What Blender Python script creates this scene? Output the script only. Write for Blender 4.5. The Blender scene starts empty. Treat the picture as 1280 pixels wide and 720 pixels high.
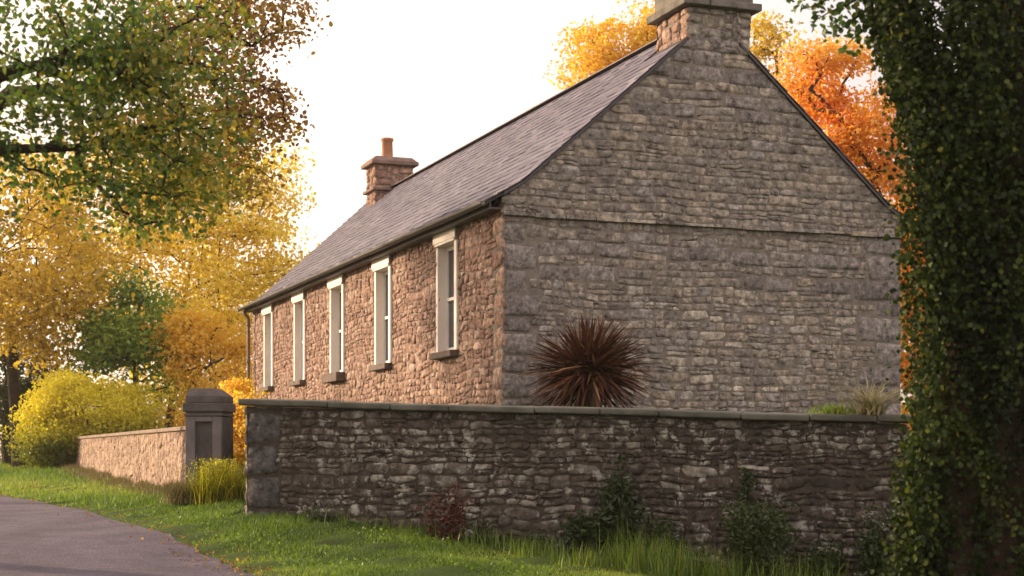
import bpy, math, random
import numpy as np
from mathutils import Vector
rng = np.random.default_rng(7); random.seed(7)
PI = math.pi
scene = bpy.context.scene
# ------------------------------------------------------------------ camera
EYE = 1.6
cam = bpy.data.cameras.new('camera'); camo = bpy.data.objects.new('camera', cam)
scene.collection.objects.link(camo); scene.camera = camo
camo.location = (0, 0, EYE); camo.rotation_euler = (PI/2, 0, 0)
cam.sensor_width = 36; cam.lens = 56.25; cam.shift_y = 0.168
cam.clip_start = 0.1; cam.clip_end = 3000
cam.dof.use_dof = True; cam.dof.focus_distance = 22.5; cam.dof.aperture_fstop = 2.2
# ------------------------------------------------------------------ light
SUN_DIR = Vector((-0.90, 0.43, 0)).normalized(); ELEV = math.radians(13)
SUN = Vector((SUN_DIR.x*math.cos(ELEV), SUN_DIR.y*math.cos(ELEV), math.sin(ELEV)))
sl = bpy.data.lights.new('sun', 'SUN'); sl.energy = 4.2; sl.angle = math.radians(1.2); sl.color = (1.0, .76, .50)
so = bpy.data.objects.new('sun', sl); scene.collection.objects.link(so)
so.rotation_euler = SUN.to_track_quat('Z', 'Y').to_euler()
w = bpy.data.worlds.new('World'); scene.world = w; w.use_nodes = True
nt = w.node_tree; nt.nodes.clear()
sky = nt.nodes.new('ShaderNodeTexSky'); sky.sky_type = 'NISHITA'; sky.sun_disc = False
sky.sun_elevation = ELEV; sky.sun_rotation = math.atan2(SUN.x, SUN.y)
sky.air_density = 1.0; sky.dust_density = 4.0; sky.ozone_density = 1.0
bg = nt.nodes.new('ShaderNodeBackground'); bg.inputs['Strength'].default_value = 0.11
wo = nt.nodes.new('ShaderNodeOutputWorld')
tc = nt.nodes.new('ShaderNodeTexCoord')
nz = nt.nodes.new('ShaderNodeTexNoise'); nz.inputs['Scale'].default_value = 1.6; nz.inputs['Detail'].default_value = 5
mr = nt.nodes.new('ShaderNodeMapRange'); mr.inputs[1].default_value = .3; mr.inputs[2].default_value = .7
mr.inputs[3].default_value = .8; mr.inputs[4].default_value = .95
mx = nt.nodes.new('ShaderNodeMix'); mx.data_type = 'RGBA'
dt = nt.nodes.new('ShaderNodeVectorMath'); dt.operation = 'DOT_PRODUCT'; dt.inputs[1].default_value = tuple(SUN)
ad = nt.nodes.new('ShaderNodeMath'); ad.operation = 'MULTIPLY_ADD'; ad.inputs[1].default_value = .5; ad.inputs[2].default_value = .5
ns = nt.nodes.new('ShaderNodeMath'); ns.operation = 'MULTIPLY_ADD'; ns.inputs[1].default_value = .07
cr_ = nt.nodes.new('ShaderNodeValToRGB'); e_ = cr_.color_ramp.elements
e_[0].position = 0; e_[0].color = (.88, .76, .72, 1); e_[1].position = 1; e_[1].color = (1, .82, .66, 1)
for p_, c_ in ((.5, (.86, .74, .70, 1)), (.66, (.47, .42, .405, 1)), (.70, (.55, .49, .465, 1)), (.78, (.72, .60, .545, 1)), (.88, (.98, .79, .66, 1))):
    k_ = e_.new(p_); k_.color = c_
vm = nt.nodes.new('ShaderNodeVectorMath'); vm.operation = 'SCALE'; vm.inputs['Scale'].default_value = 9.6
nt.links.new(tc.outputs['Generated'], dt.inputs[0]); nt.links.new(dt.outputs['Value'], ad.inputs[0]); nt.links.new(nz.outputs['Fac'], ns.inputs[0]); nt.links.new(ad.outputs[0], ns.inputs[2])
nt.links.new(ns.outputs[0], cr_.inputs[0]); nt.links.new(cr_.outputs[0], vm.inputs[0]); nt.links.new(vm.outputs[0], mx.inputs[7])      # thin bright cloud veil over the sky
nt.links.new(tc.outputs['Generated'], nz.inputs['Vector']); nt.links.new(nz.outputs['Fac'], mr.inputs[0])
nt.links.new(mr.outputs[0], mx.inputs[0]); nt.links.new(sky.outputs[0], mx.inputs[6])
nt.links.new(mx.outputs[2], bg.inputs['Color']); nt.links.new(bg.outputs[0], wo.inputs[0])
scene.view_settings.view_transform = 'Standard'; scene.view_settings.look = 'None'
scene.view_settings.gamma = 1; scene.view_settings.use_curve_mapping = False
scene.view_settings.exposure = 1.0
scene.cycles.use_denoising = True
scene.cycles.max_bounces = 6; scene.cycles.diffuse_bounces = 3; scene.cycles.transmission_bounces = 4
scene.cycles.transparent_max_bounces = 8

# ------------------------------------------------------------------ materials
def new_mat(name):
    m = bpy.data.materials.new(name); m.use_nodes = True
    return m, m.node_tree, m.node_tree.nodes['Principled BSDF']
def ramp_node(t, stops, mode='LINEAR'):
    r = t.nodes.new('ShaderNodeValToRGB'); e = r.color_ramp.elements; r.color_ramp.interpolation = mode
    while len(e) > 1: e.remove(e[-1])
    e[0].position = stops[0][0]; e[0].color = (*stops[0][1], 1)
    for p, c in stops[1:]:
        k = e.new(p); k.color = (*c, 1)
    return r
def noise(t, scale, detail=4, rough=.55, coord='Object', vscale=None):
    c = t.nodes.new('ShaderNodeTexCoord'); n = t.nodes.new('ShaderNodeTexNoise')
    n.inputs['Scale'].default_value = scale; n.inputs['Detail'].default_value = detail; n.inputs['Roughness'].default_value = rough
    if vscale:
        m = t.nodes.new('ShaderNodeMapping'); m.inputs['Scale'].default_value = vscale
        t.links.new(c.outputs[coord], m.inputs[0]); t.links.new(m.outputs[0], n.inputs['Vector'])
    else: t.links.new(c.outputs[coord], n.inputs['Vector'])
    return n
def mixc(t, fac, a, b, blend='MIX'):
    m = t.nodes.new('ShaderNodeMix'); m.data_type = 'RGBA'; m.blend_type = blend
    for i, v in ((0, fac), (6, a), (7, b)):
        if hasattr(v, 'node'): t.links.new(v, m.inputs[i])
        elif i == 0: m.inputs[0].default_value = v
        else: m.inputs[i].default_value = (*v, 1)
    return m.outputs[2]
def bump(t, bsdf, src, strength, dist):
    b = t.nodes.new('ShaderNodeBump'); b.inputs['Strength'].default_value = strength; b.inputs['Distance'].default_value = dist
    t.links.new(src, b.inputs['Height']); t.links.new(b.outputs[0], bsdf.inputs['Normal'])
def thresh(t, src, lo, hi):
    m = t.nodes.new('ShaderNodeMapRange'); m.inputs[1].default_value = lo; m.inputs[2].default_value = hi
    t.links.new(src, m.inputs[0]); return m.outputs[0]
def plain(name, c1, c2=None, scale=6, rough=.8, bmp=.3, bd=.01, spec=.3, metal=0):
    m, t, b = new_mat(name)
    n = noise(t, scale, 6)
    c2 = c2 or tuple(x*.75 for x in c1)
    r = ramp_node(t, [(.3, c2), (.7, c1)]); t.links.new(n.outputs['Fac'], r.inputs[0]); t.links.new(r.outputs[0], b.inputs['Base Color'])
    b.inputs['Roughness'].default_value = rough; b.inputs['Specular IOR Level'].default_value = spec; b.inputs['Metallic'].default_value = metal
    n2 = noise(t, scale*6, 5); bump(t, b, n2.outputs['Fac'], bmp, bd)
    return m
def stone_mat(name, stops, lichen=None, smear=None, sm=(.5, .62), bs=.9, lich=(.6, .68), dirt=(.05, .045, .04), dirt_lim=(.5, .75), dirt_amt=.55, lscale=2.2, lichen2=None):
    m, t, b = new_mat(name)
    a = t.nodes.new('ShaderNodeAttribute'); a.attribute_name = 'tint'
    r = ramp_node(t, stops); t.links.new(a.outputs['Fac'], r.inputs[0])
    n1 = noise(t, 10, 9, .72)
    v = ramp_node(t, [(.36, (.3, .29, .28)), (.46, (.8, .79, .78)), (.54, (1.1, 1.09, 1.07)), (.64, (1.75, 1.7, 1.6))]); t.links.new(n1.outputs['Fac'], v.inputs[0])
    col = mixc(t, 1.0, r.outputs[0], v.outputs[0], 'MULTIPLY')
    n2 = noise(t, .9, 5, .6)
    f = thresh(t, n2.outputs['Fac'], *dirt_lim)
    mm = t.nodes.new('ShaderNodeMath'); mm.operation = 'MULTIPLY'; mm.inputs[1].default_value = dirt_amt; t.links.new(f, mm.inputs[0])
    col = mixc(t, mm.outputs[0], col, dirt)
    if lichen:
        n3 = noise(t, lscale, 9, .72)
        im = t.nodes.new('ShaderNodeMath'); im.operation = 'SUBTRACT'; im.inputs[0].default_value = 1; t.links.new(thresh(t, n2.outputs['Fac'], .46, .6), im.inputs[1])
        mk = t.nodes.new('ShaderNodeMath'); mk.operation = 'MULTIPLY'; t.links.new(im.outputs[0], mk.inputs[0]); t.links.new(thresh(t, n3.outputs['Fac'], *lich), mk.inputs[1])
        col = mixc(t, mk.outputs[0], col, lichen)
    if lichen2:
        n4 = noise(t, 3.1, 8, .7, vscale=(1.3, 1, .8))
        col = mixc(t, thresh(t, n4.outputs['Fac'], .6, .72), col, lichen2)
    if smear:
        n6 = noise(t, 2.4, 9, .7); m6 = t.nodes.new('ShaderNodeMath'); m6.operation = 'MULTIPLY'; m6.inputs[1].default_value = .75
        t.links.new(thresh(t, n6.outputs['Fac'], *sm), m6.inputs[0]); v6 = mixc(t, 1.0, smear, v.outputs[0], 'MULTIPLY'); col = mixc(t, m6.outputs[0], col, v6)
    t.links.new(col, b.inputs['Base Color']); b.inputs['Roughness'].default_value = .9; b.inputs['Specular IOR Level'].default_value = .2
    n5 = noise(t, 16, 9, .72); bump(t, b, n5.outputs['Fac'], bs, .05)
    return m
def leaf_mat(name, stops, trans=.5, gloss=.04, rough=.45):
    m = bpy.data.materials.new(name); m.use_nodes = True; t = m.node_tree; t.nodes.clear()
    a = t.nodes.new('ShaderNodeAttribute'); a.attribute_name = 'tint'
    r = ramp_node(t, stops); t.links.new(a.outputs['Fac'], r.inputs[0])
    d = t.nodes.new('ShaderNodeBsdfDiffuse'); tr = t.nodes.new('ShaderNodeBsdfTranslucent'); g = t.nodes.new('ShaderNodeBsdfGlossy')
    g.inputs['Roughness'].default_value = rough; g.inputs['Color'].default_value = (.8, .8, .8, 1)
    s = t.nodes.new('ShaderNodeMixShader'); s.inputs[0].default_value = trans
    s2 = t.nodes.new('ShaderNodeMixShader'); s2.inputs[0].default_value = gloss
    o = t.nodes.new('ShaderNodeOutputMaterial')
    t.links.new(r.outputs[0], d.inputs[0]); t.links.new(r.outputs[0], tr.inputs[0])
    t.links.new(d.outputs[0], s.inputs[1]); t.links.new(tr.outputs[0], s.inputs[2])
    t.links.new(s.outputs[0], s2.inputs[1]); t.links.new(g.outputs[0], s2.inputs[2]); t.links.new(s2.outputs[0], o.inputs[0])
    return m
# gable: grey and beige rubble; front: warm brown pink rubble; boundary: darker with lichen
M = {}
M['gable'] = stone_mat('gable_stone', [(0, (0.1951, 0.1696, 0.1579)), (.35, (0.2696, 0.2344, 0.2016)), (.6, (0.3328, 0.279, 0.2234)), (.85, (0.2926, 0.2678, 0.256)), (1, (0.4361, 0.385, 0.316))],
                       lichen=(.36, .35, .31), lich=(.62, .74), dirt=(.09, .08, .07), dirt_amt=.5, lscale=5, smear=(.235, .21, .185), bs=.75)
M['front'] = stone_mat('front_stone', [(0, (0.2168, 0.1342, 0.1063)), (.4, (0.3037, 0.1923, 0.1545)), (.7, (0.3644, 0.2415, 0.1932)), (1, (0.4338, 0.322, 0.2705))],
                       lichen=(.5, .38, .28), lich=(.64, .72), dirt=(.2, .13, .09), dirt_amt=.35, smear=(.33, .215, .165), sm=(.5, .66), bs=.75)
M['boundary'] = stone_mat('boundary_stone', [(0, (0.07102, 0.05595, 0.04916)), (.4, (0.1218, 0.09947, 0.08603)), (.75, (0.1724, 0.1502, 0.1311)), (1, (0.274, 0.2486, 0.2151))],
                       lichen=(.40, .38, .34), lich=(.52, .585), dirt=(.035, .03, .024), dirt_lim=(.45, .7), dirt_amt=.6, lscale=5.5, lichen2=(.10, .11, .05))
M['quoin'] = stone_mat('quoin_stone', [(0, (0.1917, 0.1681, 0.1609)), (1, (0.2932, 0.2606, 0.2444))], dirt_amt=.3)
M['corner'] = stone_mat('corner_block_stone', [(0, (.065, .06, .062)), (1, (.10, .094, .095))], lichen=(.33, .32, .29), lich=(.58, .64), dirt_amt=.5, lscale=4)
M['dwarf'] = stone_mat('low_wall_render', [(0, (0.306, 0.2125, 0.1615)), (1, (0.425, 0.2975, 0.2295))], lichen=(0.289, 0.187, 0.1445), lich=(.55, .7), dirt=(0.255, 0.17, 0.1275), dirt_amt=.5, lscale=2)
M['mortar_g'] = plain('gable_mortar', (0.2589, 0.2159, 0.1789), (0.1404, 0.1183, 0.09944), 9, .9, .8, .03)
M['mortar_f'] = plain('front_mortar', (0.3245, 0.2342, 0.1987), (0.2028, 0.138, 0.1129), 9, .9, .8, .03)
M['mortar_b'] = plain('boundary_mortar', (0.09775, 0.0759, 0.0621), (0.046, 0.0345, 0.02875), 9, .95, .9, .03)
M['coping'] = plain('coping_stone', (0.136, 0.132, 0.112), (0.048, 0.0496, 0.0384), 2.5, .85, .6, .02)
M['coping_pale'] = plain('coping_sand', (0.306, 0.221, 0.17), (0.17, 0.119, 0.0935), 3, .9, .5, .02)
M['pillar'] = plain('pillar_stone', (0.12, 0.104, 0.1), (0.056, 0.048, 0.0464), 3.5, .88, .7, .02)
M['pillar_pale'] = plain('pillar_trim_stone', (0.1785, 0.1573, 0.1615), (0.102, 0.08925, 0.08925), 3.5, .88, .6, .02)
M['trim'] = plain('cream_paint', (.84, .75, .68), (.76, .67, .6), 3, .6, .15, .004)
M['frame'] = plain('white_frame_paint', (.72, .68, .64), (.64, .6, .55), 4, .45, .1, .003)
M['sill'] = plain('sill_stone', (.15, .11, .09), (.07, .05, .042), 6, .85, .5, .01)
M['gutter'] = plain('gutter_iron', (.04, .032, .034), (.02, .017, .018), 5, .5, .3, .003, .5)
M['pipe'] = plain('downpipe_iron', (.2, .12, .09), (.12, .07, .055), 5, .6, .3, .003, .4)
M['soffit'] = plain('soffit_board', (.05, .04, .035), None, 5)
M['terracotta'] = plain('terracotta', (0.425, 0.204, 0.1105), (0.306, 0.136, 0.0765), 7, .8, .3, .005)
M['chim'] = stone_mat('far_chimney_stone', [(0, (0.216, 0.126, 0.099)), (1, (0.342, 0.216, 0.162))], dirt=(0.135, 0.081, 0.0675), dirt_amt=.5)
M['chimcap'] = plain('chimney_cap_stone', (0.1856, 0.1628, 0.1406), (0.08736, 0.07875, 0.06705), 5, .9, .7, .02)
M['chimcap2'] = plain('far_chimney_cap_stone', (.26, .17, .14), (.14, .09, .075), 5, .9, .7, .02)
M['ridge'] = plain('ridge_tile', (.2, .16, .16), (.1, .08, .085), 4, .7)
# glass
m, t, b = new_mat('window_glass'); b.inputs['Base Color'].default_value = (.03, .035, .045, 1); b.inputs['Roughness'].default_value = .06; b.inputs['Specular IOR Level'].default_value = .8; M['glass'] = m
# slate
m, t, b = new_mat('slate')
a = t.nodes.new('ShaderNodeAttribute'); a.attribute_name = 'tint'
r = ramp_node(t, [(0, (0.04665, 0.04066, 0.06713)), (.5, (0.07778, 0.06755, 0.1026)), (.85, (0.112, 0.1017, 0.1422)), (1, (0.1679, 0.1443, 0.1817))]); t.links.new(a.outputs['Fac'], r.inputs[0])
n1 = noise(t, 2.2, 8, .68, vscale=(.35, 1.6, .35)); f = ramp_node(t, [(.36, (.72, .72, .76)), (.5, (1, .98, .99)), (.64, (1.4, 1.32, 1.3))]); t.links.new(n1.outputs['Fac'], f.inputs[0])
t.links.new(mixc(t, 1, r.outputs[0], f.outputs[0], 'MULTIPLY'), b.inputs['Base Color'])
b.inputs['Roughness'].default_value = .58; b.inputs['Specular IOR Level'].default_value = .45
n2 = noise(t, 25, 5); bump(t, b, n2.outputs['Fac'], .35, .01); M['slate'] = m
# road
m, t, b = new_mat('asphalt')
n1 = noise(t, 1.1, 9, .7); n2 = noise(t, 35, 6, .8)
r1 = ramp_node(t, [(.36, (0.0553, 0.04471, 0.06362)), (.64, (0.1106, 0.08942, 0.1223))]); t.links.new(n1.outputs['Fac'], r1.inputs[0])
r2 = ramp_node(t, [(.38, (.45, .45, .45)), (.62, (1.55, 1.55, 1.55))]); t.links.new(n2.outputs['Fac'], r2.inputs[0])
t.links.new(mixc(t, 1, r1.outputs[0], r2.outputs[0], 'MULTIPLY'), b.inputs['Base Color'])
b.inputs['Roughness'].default_value = .85; b.inputs['Specular IOR Level'].default_value = .25
bump(t, b, n2.outputs['Fac'], .8, .012); M['road'] = m
# soil under grass
m, t, b = new_mat('turf')
n1 = noise(t, 1.3, 7, .65); r1 = ramp_node(t, [(.3, (0.028, 0.04, 0.0096)), (.55, (0.048, 0.08, 0.0144)), (.75, (0.08, 0.096, 0.024))]); t.links.new(n1.outputs['Fac'], r1.inputs[0])
t.links.new(r1.outputs[0], b.inputs['Base Color']); b.inputs['Roughness'].default_value = .95; b.inputs['Specular IOR Level'].default_value = .1
n2 = noise(t, 20, 5); bump(t, b, n2.outputs['Fac'], .8, .05); M['turf'] = m
M['earth'] = plain('bare_earth', (.09, .06, .035), (.04, .028, .016), 5, .95, .9, .03)
M['bark'] = plain('bark', (.11, .075, .05), (.035, .024, .016), 5, .95, 1, .05)
M['bark_dark'] = plain('dark_bark', (.05, .033, .022), (.02, .014, .01), 7, .95, 1, .05)
M['bark_ivy'] = plain('ivy_tree_bark', (.07, .038, .022), (.02, .012, .008), 9, .95, 1, .08)
M['l_yellow'] = leaf_mat('yellow_leaf', [(0, (0.3969, 0.2511, 0.01671)), (.35, (0.6614, 0.4772, 0.02784)), (.7, (0.8378, 0.6531, 0.0696)), (1, (0.8819, 0.7535, 0.1671))], .65)
M['l_gold'] = leaf_mat('gold_leaf', [(0, (.5, .24, .012)), (.4, (.74, .42, .025)), (.75, (.8, .52, .04)), (1, (.8, .6, .1))], .6)
M['l_orange'] = leaf_mat('orange_leaf', [(0, (0.51, 0.1012, 0.01485)), (.35, (0.7344, 0.2226, 0.02475)), (.7, (0.816, 0.3643, 0.0396)), (1, (0.8364, 0.506, 0.0792))], .6)
M['l_olive'] = leaf_mat('olive_leaf', [(0, (0.09072, 0.07332, 0.00945)), (.5, (0.4082, 0.2933, 0.02363)), (1, (0.7484, 0.5236, 0.04725))], .62)
M['l_green'] = leaf_mat('green_leaf', [(0, (0.05156, 0.125, 0.01562)), (.5, (0.1203, 0.25, 0.02812)), (1, (0.2922, 0.3906, 0.03906))], .5)
M['l_deep'] = leaf_mat('deep_green_leaf', [(0, (0.0096, 0.0224, 0.0048)), (.5, (0.024, 0.048, 0.008)), (1, (0.056, 0.088, 0.012))], .4)
M['l_near'] = leaf_mat('maple_leaf', [(0, (0.03088, 0.0778, 0.00988)), (.45, (0.08645, 0.1556, 0.01729)), (.8, (0.247, 0.2464, 0.02223)), (1, (0.4693, 0.3631, 0.03705))], .55)
M['l_brown'] = leaf_mat('bronze_leaf', [(0, (0.125, 0.0625, 0.01875)), (.5, (0.275, 0.15, 0.03125)), (.85, (0.45, 0.3, 0.04375)), (1, (0.5625, 0.425, 0.0625))], .55)
M['l_bush'] = leaf_mat('golden_bush_leaf', [(0, (.05, .09, .008)), (.4, (.2, .22, .012)), (.7, (.56, .50, .02)), (1, (.76, .66, .04))], .5)
M['l_ivy'] = leaf_mat('ivy_leaf', [(0, (0.005702, 0.01037, 0.00311)), (.5, (0.01825, 0.03318, 0.004147)), (.85, (0.05702, 0.08294, 0.008294)), (1, (0.1483, 0.1451, 0.01451))], .35, .015, .5)
M['l_weed'] = leaf_mat('weed_leaf', [(0, (0.016, 0.028, 0.0064)), (.5, (0.032, 0.06, 0.012)), (1, (0.072, 0.096, 0.024))], .4)
M['l_red'] = leaf_mat('russet_leaf', [(0, (.07, .02, .014)), (1, (.16, .055, .035))], .35)
M['grass'] = leaf_mat('grass_blade', [(0, (0.07129, 0.132, 0.0132)), (.4, (0.163, 0.264, 0.02357)), (.75, (0.275, 0.3395, 0.03772)), (1, (0.4277, 0.3583, 0.07544))], .5)
M['straw'] = leaf_mat('straw_grass', [(0, (0.128, 0.104, 0.032)), (.5, (0.192, 0.16, 0.064)), (1, (0.32, 0.288, 0.16))], .4)
M['cordy'] = leaf_mat('bronze_sword_leaf', [(0, (0.02544, 0.01134, 0.008075)), (.5, (0.07268, 0.02442, 0.01373)), (.85, (0.1744, 0.06977, 0.0323)), (1, (0.2616, 0.1483, 0.07267))], .15, .06, .4)
M['cordy_dead'] = leaf_mat('withered_sword_leaf', [(0, (.10, .055, .02)), (1, (.3, .19, .07))], .3)

# ------------------------------------------------------------------ mesh helpers
def tag(o, label=None, cat=None, group=None, kind=None):
    if label: o['label'] = label
    if cat: o['category'] = cat
    if group: o['group'] = group
    if kind: o['kind'] = kind
    return o
def empty(name, loc=(0, 0, 0), rz=0):
    o = bpy.data.objects.new(name, None); scene.collection.objects.link(o)
    o.location = loc; o.rotation_euler = (0, 0, rz); o.empty_display_size = .2
    return o
class MB:
    """collects geometry (numpy) for one mesh object"""
    def __init__(s): s.V = []; s.F = []; s.T = []; s.Mi = []; s.n = 0; s.sm = []
    def add(s, V, F, tint=.5, mat=0, smooth=False):
        V = np.asarray(V, float).reshape(-1, 3); s.V.append(V)
        F = [np.asarray(f) + s.n for f in F] if isinstance(F, list) else F + s.n
        s.F.append(F); nf = len(F)
        s.T.append(np.full(len(V), tint) if np.isscalar(tint) else np.asarray(tint)); s.Mi.append(np.full(nf, mat)); s.sm.append(np.full(nf, smooth)); s.n += len(V)
    def box(s, lo, hi, mat=0, tint=.5, jit=0):
        x0, y0, z0 = lo; x1, y1, z1 = hi
        V = np.array([(x0,y0,z0),(x1,y0,z0),(x1,y1,z0),(x0,y1,z0),(x0,y0,z1),(x1,y0,z1),(x1,y1,z1),(x0,y1,z1)], float)
        if jit: V += rng.normal(0, jit, V.shape)
        s.add(V, np.array([(0,3,2,1),(4,5,6,7),(0,1,5,4),(1,2,6,5),(2,3,7,6),(3,0,4,7)]), tint, mat)
    def tube(s, P, R, sides=8, mat=0, tint=.5, lump=0, caps=True, smooth=True):
        P = np.asarray(P, float); k = len(P); R = np.broadcast_to(np.asarray(R, float), (k,))
        T = np.gradient(P, axis=0); T /= np.linalg.norm(T, axis=1)[:, None] + 1e-9
        up = np.array([0, 0, 1.]) if abs(T[:, 2]).mean() < .8 else np.array([1., 0, 0])
        A = np.cross(T, up); A /= np.linalg.norm(A, axis=1)[:, None] + 1e-9; B = np.cross(T, A)
        th = np.arange(sides)*2*PI/sides
        rr = R[:, None]*(1 + (rng.normal(0, lump, (k, sides)) if lump else 0))
        V = P[:, None] + A[:, None]*(np.cos(th)[None, :, None]*rr[..., None]) + B[:, None]*(np.sin(th)[None, :, None]*rr[..., None])
        i = np.arange(k-1)[:, None]*sides; j = np.arange(sides)[None]; j2 = (j+1) % sides
        F = np.stack([i+j, i+j2, i+sides+j2, i+sides+j], -1).reshape(-1, 4)
        s.add(V.reshape(-1, 3), F, tint, mat, smooth)
        if caps:
            s.V.append(P[[0, -1]]); base = s.n - k*sides
            F2 = [[s.n, base+(q+1) % sides, base+q] for q in range(sides)] + [[s.n+1, base+(k-1)*sides+q, base+(k-1)*sides+(q+1) % sides] for q in range(sides)]
            s.F.append([np.array(f) for f in F2]); s.T.append(np.full(2, tint)); s.Mi.append(np.full(len(F2), mat)); s.sm.append(np.full(len(F2), smooth)); s.n += 2
    def prism(s, poly, axis, a, b, mat=0, tint=.5):
        """poly of (p,q) points extruded along axis from a to b; axis 0: (y,z), 1: (x,z), 2: (x,y)"""
        n = len(poly)
        def pt(p, c): return {0: (c, p[0], p[1]), 1: (p[0], c, p[1]), 2: (p[0], p[1], c)}[axis]
        V = [pt(p, a) for p in poly] + [pt(p, b) for p in poly]
        F = [np.arange(n)[::-1], np.arange(n)+n] + [np.array([i, (i+1) % n, n+(i+1) % n, n+i]) for i in range(n)]
        s.add(V, F, tint, mat)
    def build(s, name, mats, parent=None):
        me = bpy.data.meshes.new(name); V = np.concatenate(s.V)
        loops, starts, tot = [], [], 0
        for F in s.F:
            if isinstance(F, np.ndarray):
                loops.append(F.reshape(-1)); q = F.shape[1]; starts.append(tot+np.arange(len(F))*q); tot += F.size
            else:
                for f in F: loops.append(np.asarray(f)); starts.append(np.array([tot])); tot += len(f)
        L = np.concatenate(loops); S = np.concatenate(starts)
        me.vertices.add(len(V)); me.vertices.foreach_set('co', V.astype(np.float32).ravel())
        me.loops.add(len(L)); me.loops.foreach_set('vertex_index', L.astype(np.int32))
        me.polygons.add(len(S)); me.polygons.foreach_set('loop_start', S.astype(np.int32))
        me.polygons.foreach_set('loop_total', np.diff(np.append(S, len(L))).astype(np.int32))
        at = me.attributes.new('tint', 'FLOAT', 'POINT'); at.data.foreach_set('value', np.concatenate(s.T).astype(np.float32))
        me.update(calc_edges=True); me.validate()
        if not isinstance(mats, (list, tuple)): mats = [mats]
        for x in mats: me.materials.append(x)
        mi = np.concatenate(s.Mi)
        if len(mi) == len(me.polygons):
            me.polygons.foreach_set('material_index', mi.astype(np.int32)); me.polygons.foreach_set('use_smooth', np.concatenate(s.sm))
        o = bpy.data.objects.new(name, me); scene.collection.objects.link(o)
        if parent: o.parent = parent
        return o
def bevel(o, wdt=.01, seg=2):
    md = o.modifiers.new('bevel', 'BEVEL'); md.width = wdt; md.segments = seg; md.limit_method = 'ANGLE'; return o
def at(px, py, d): return np.array([(px-640)/2000*d, d, EYE+(575-py)/2000*d])
def wnoise(p, f, seed=0):
    """cheap smooth 3-channel noise"""
    r = np.random.default_rng(seed); out = np.zeros_like(p)
    for k in range(5):
        K = r.normal(0, f*(1+.6*k), (3, 3)); ph = r.uniform(0, 2*PI, 3)
        out += np.sin(p @ K + ph)/(1+.5*k)
    return out/2.2

# ------------------------------------------------------------------ stone work
def pack(W, H, sizefn, blocked=None, cw=.06, ch=.05, seed=1):
    r = np.random.default_rng(seed); nx, nz = int(round(W/cw)), int(round(H/ch))
    cw, ch = W/nx, H/nz; used = np.zeros((nx, nz), bool)
    if blocked is not None:
        for i in range(nx):
            for j in range(nz):
                if blocked((i+.5)*cw, (j+.5)*ch): used[i, j] = True
    out = []
    for j in range(nz):
        for i in range(nx):
            if used[i, j]: continue
            w_, h_ = sizefn((i+.5)*cw, (j+.5)*ch, r)
            a = max(1, int(round(w_/cw))); b = max(1, int(round(h_/ch)))
            a = min(a, nx-i); b = min(b, nz-j)
            k = 1
            while k < a and not used[i+k, j]: k += 1
            a = k
            k = 1
            while k < b and not used[i:i+a, j+k].any(): k += 1
            b = k
            if i+a == nx-1 and not used[i+a, j:j+b].any(): a += 1
            used[i:i+a, j:j+b] = True
            out.append((i*cw, j*ch, (i+a)*cw, (j+b)*ch))
    return np.array(out)
def pack2(W, H, hfn, asp=(1.1, 3.4), ql=None, qr=None, blocked=None, split=.18, big=.05, seed=1, dz=.05):
    """roughly coursed rubble: corner blocks first, then wandering courses between them"""
    r = np.random.default_rng(seed); out = []; Lb, Rb = [], []
    for q, store, left in ((ql, Lb, True), (qr, Rb, False)):
        if not q: continue
        z = 0; k = 0
        while z < H:
            h = r.uniform(q[2], q[3]); w_ = r.uniform(q[0], (q[0]+q[1])/2) if k % 2 else r.uniform((q[0]+q[1])/2, q[1])
            z1 = min(z+h, H); store.append((z, z1, w_)); out.append((0, z, w_, z1) if left else (W-w_, z, W, z1)); z = z1; k += 1
    def bnd(store, a, b): v = [w_ for z0, z1, w_ in store if z1 > a+.01 and z0 < b-.01]; return max(v) if v else 0
    z = 0
    while z < H-.02:
        h = hfn(z, r); z1 = min(z+h, H); z1 = H if H-z1 < .04 else z1
        x = bnd(Lb, z, z1)*r.uniform(.97, 1); xe = W-bnd(Rb, z, z1); x -= 0
        while x < xe-.02:
            hh = z1-z; w_ = max(.06, hh*r.uniform(*asp)); x1 = x+w_; x1 = xe if xe-x1 < .07 else min(x1, xe)
            up = r.normal(0, dz*hh*1.5); u = r.random(); bl = blocked and (blocked((x+x1)/2, (z+z1)/2) or blocked(x+.02, (z+z1)/2) or blocked(x1-.02, (z+z1)/2))
            if bl:
                x1 = x+.07
                if blocked((x+x1)/2, (z+z1)/2): x = x1; continue
            if u < split and hh > .1:
                c = r.uniform(.35, .65); m_ = z+hh*c; xm = x+(x1-x)*r.uniform(.35, .65)
                if u < split*.5: out += [(x, z, x1, m_), (x, m_, x1, z1)]
                else: out += [(x, z, xm, m_), (xm, z, x1, m_), (x, m_, x1, z1)]
            else: out.append((x, z+up*.3, x1, z1+up*.5))
            x = x1
        z = z1
    return np.array(out)
UV = np.array([-1, -.84, -.35, .35, .84, 1.])
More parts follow.
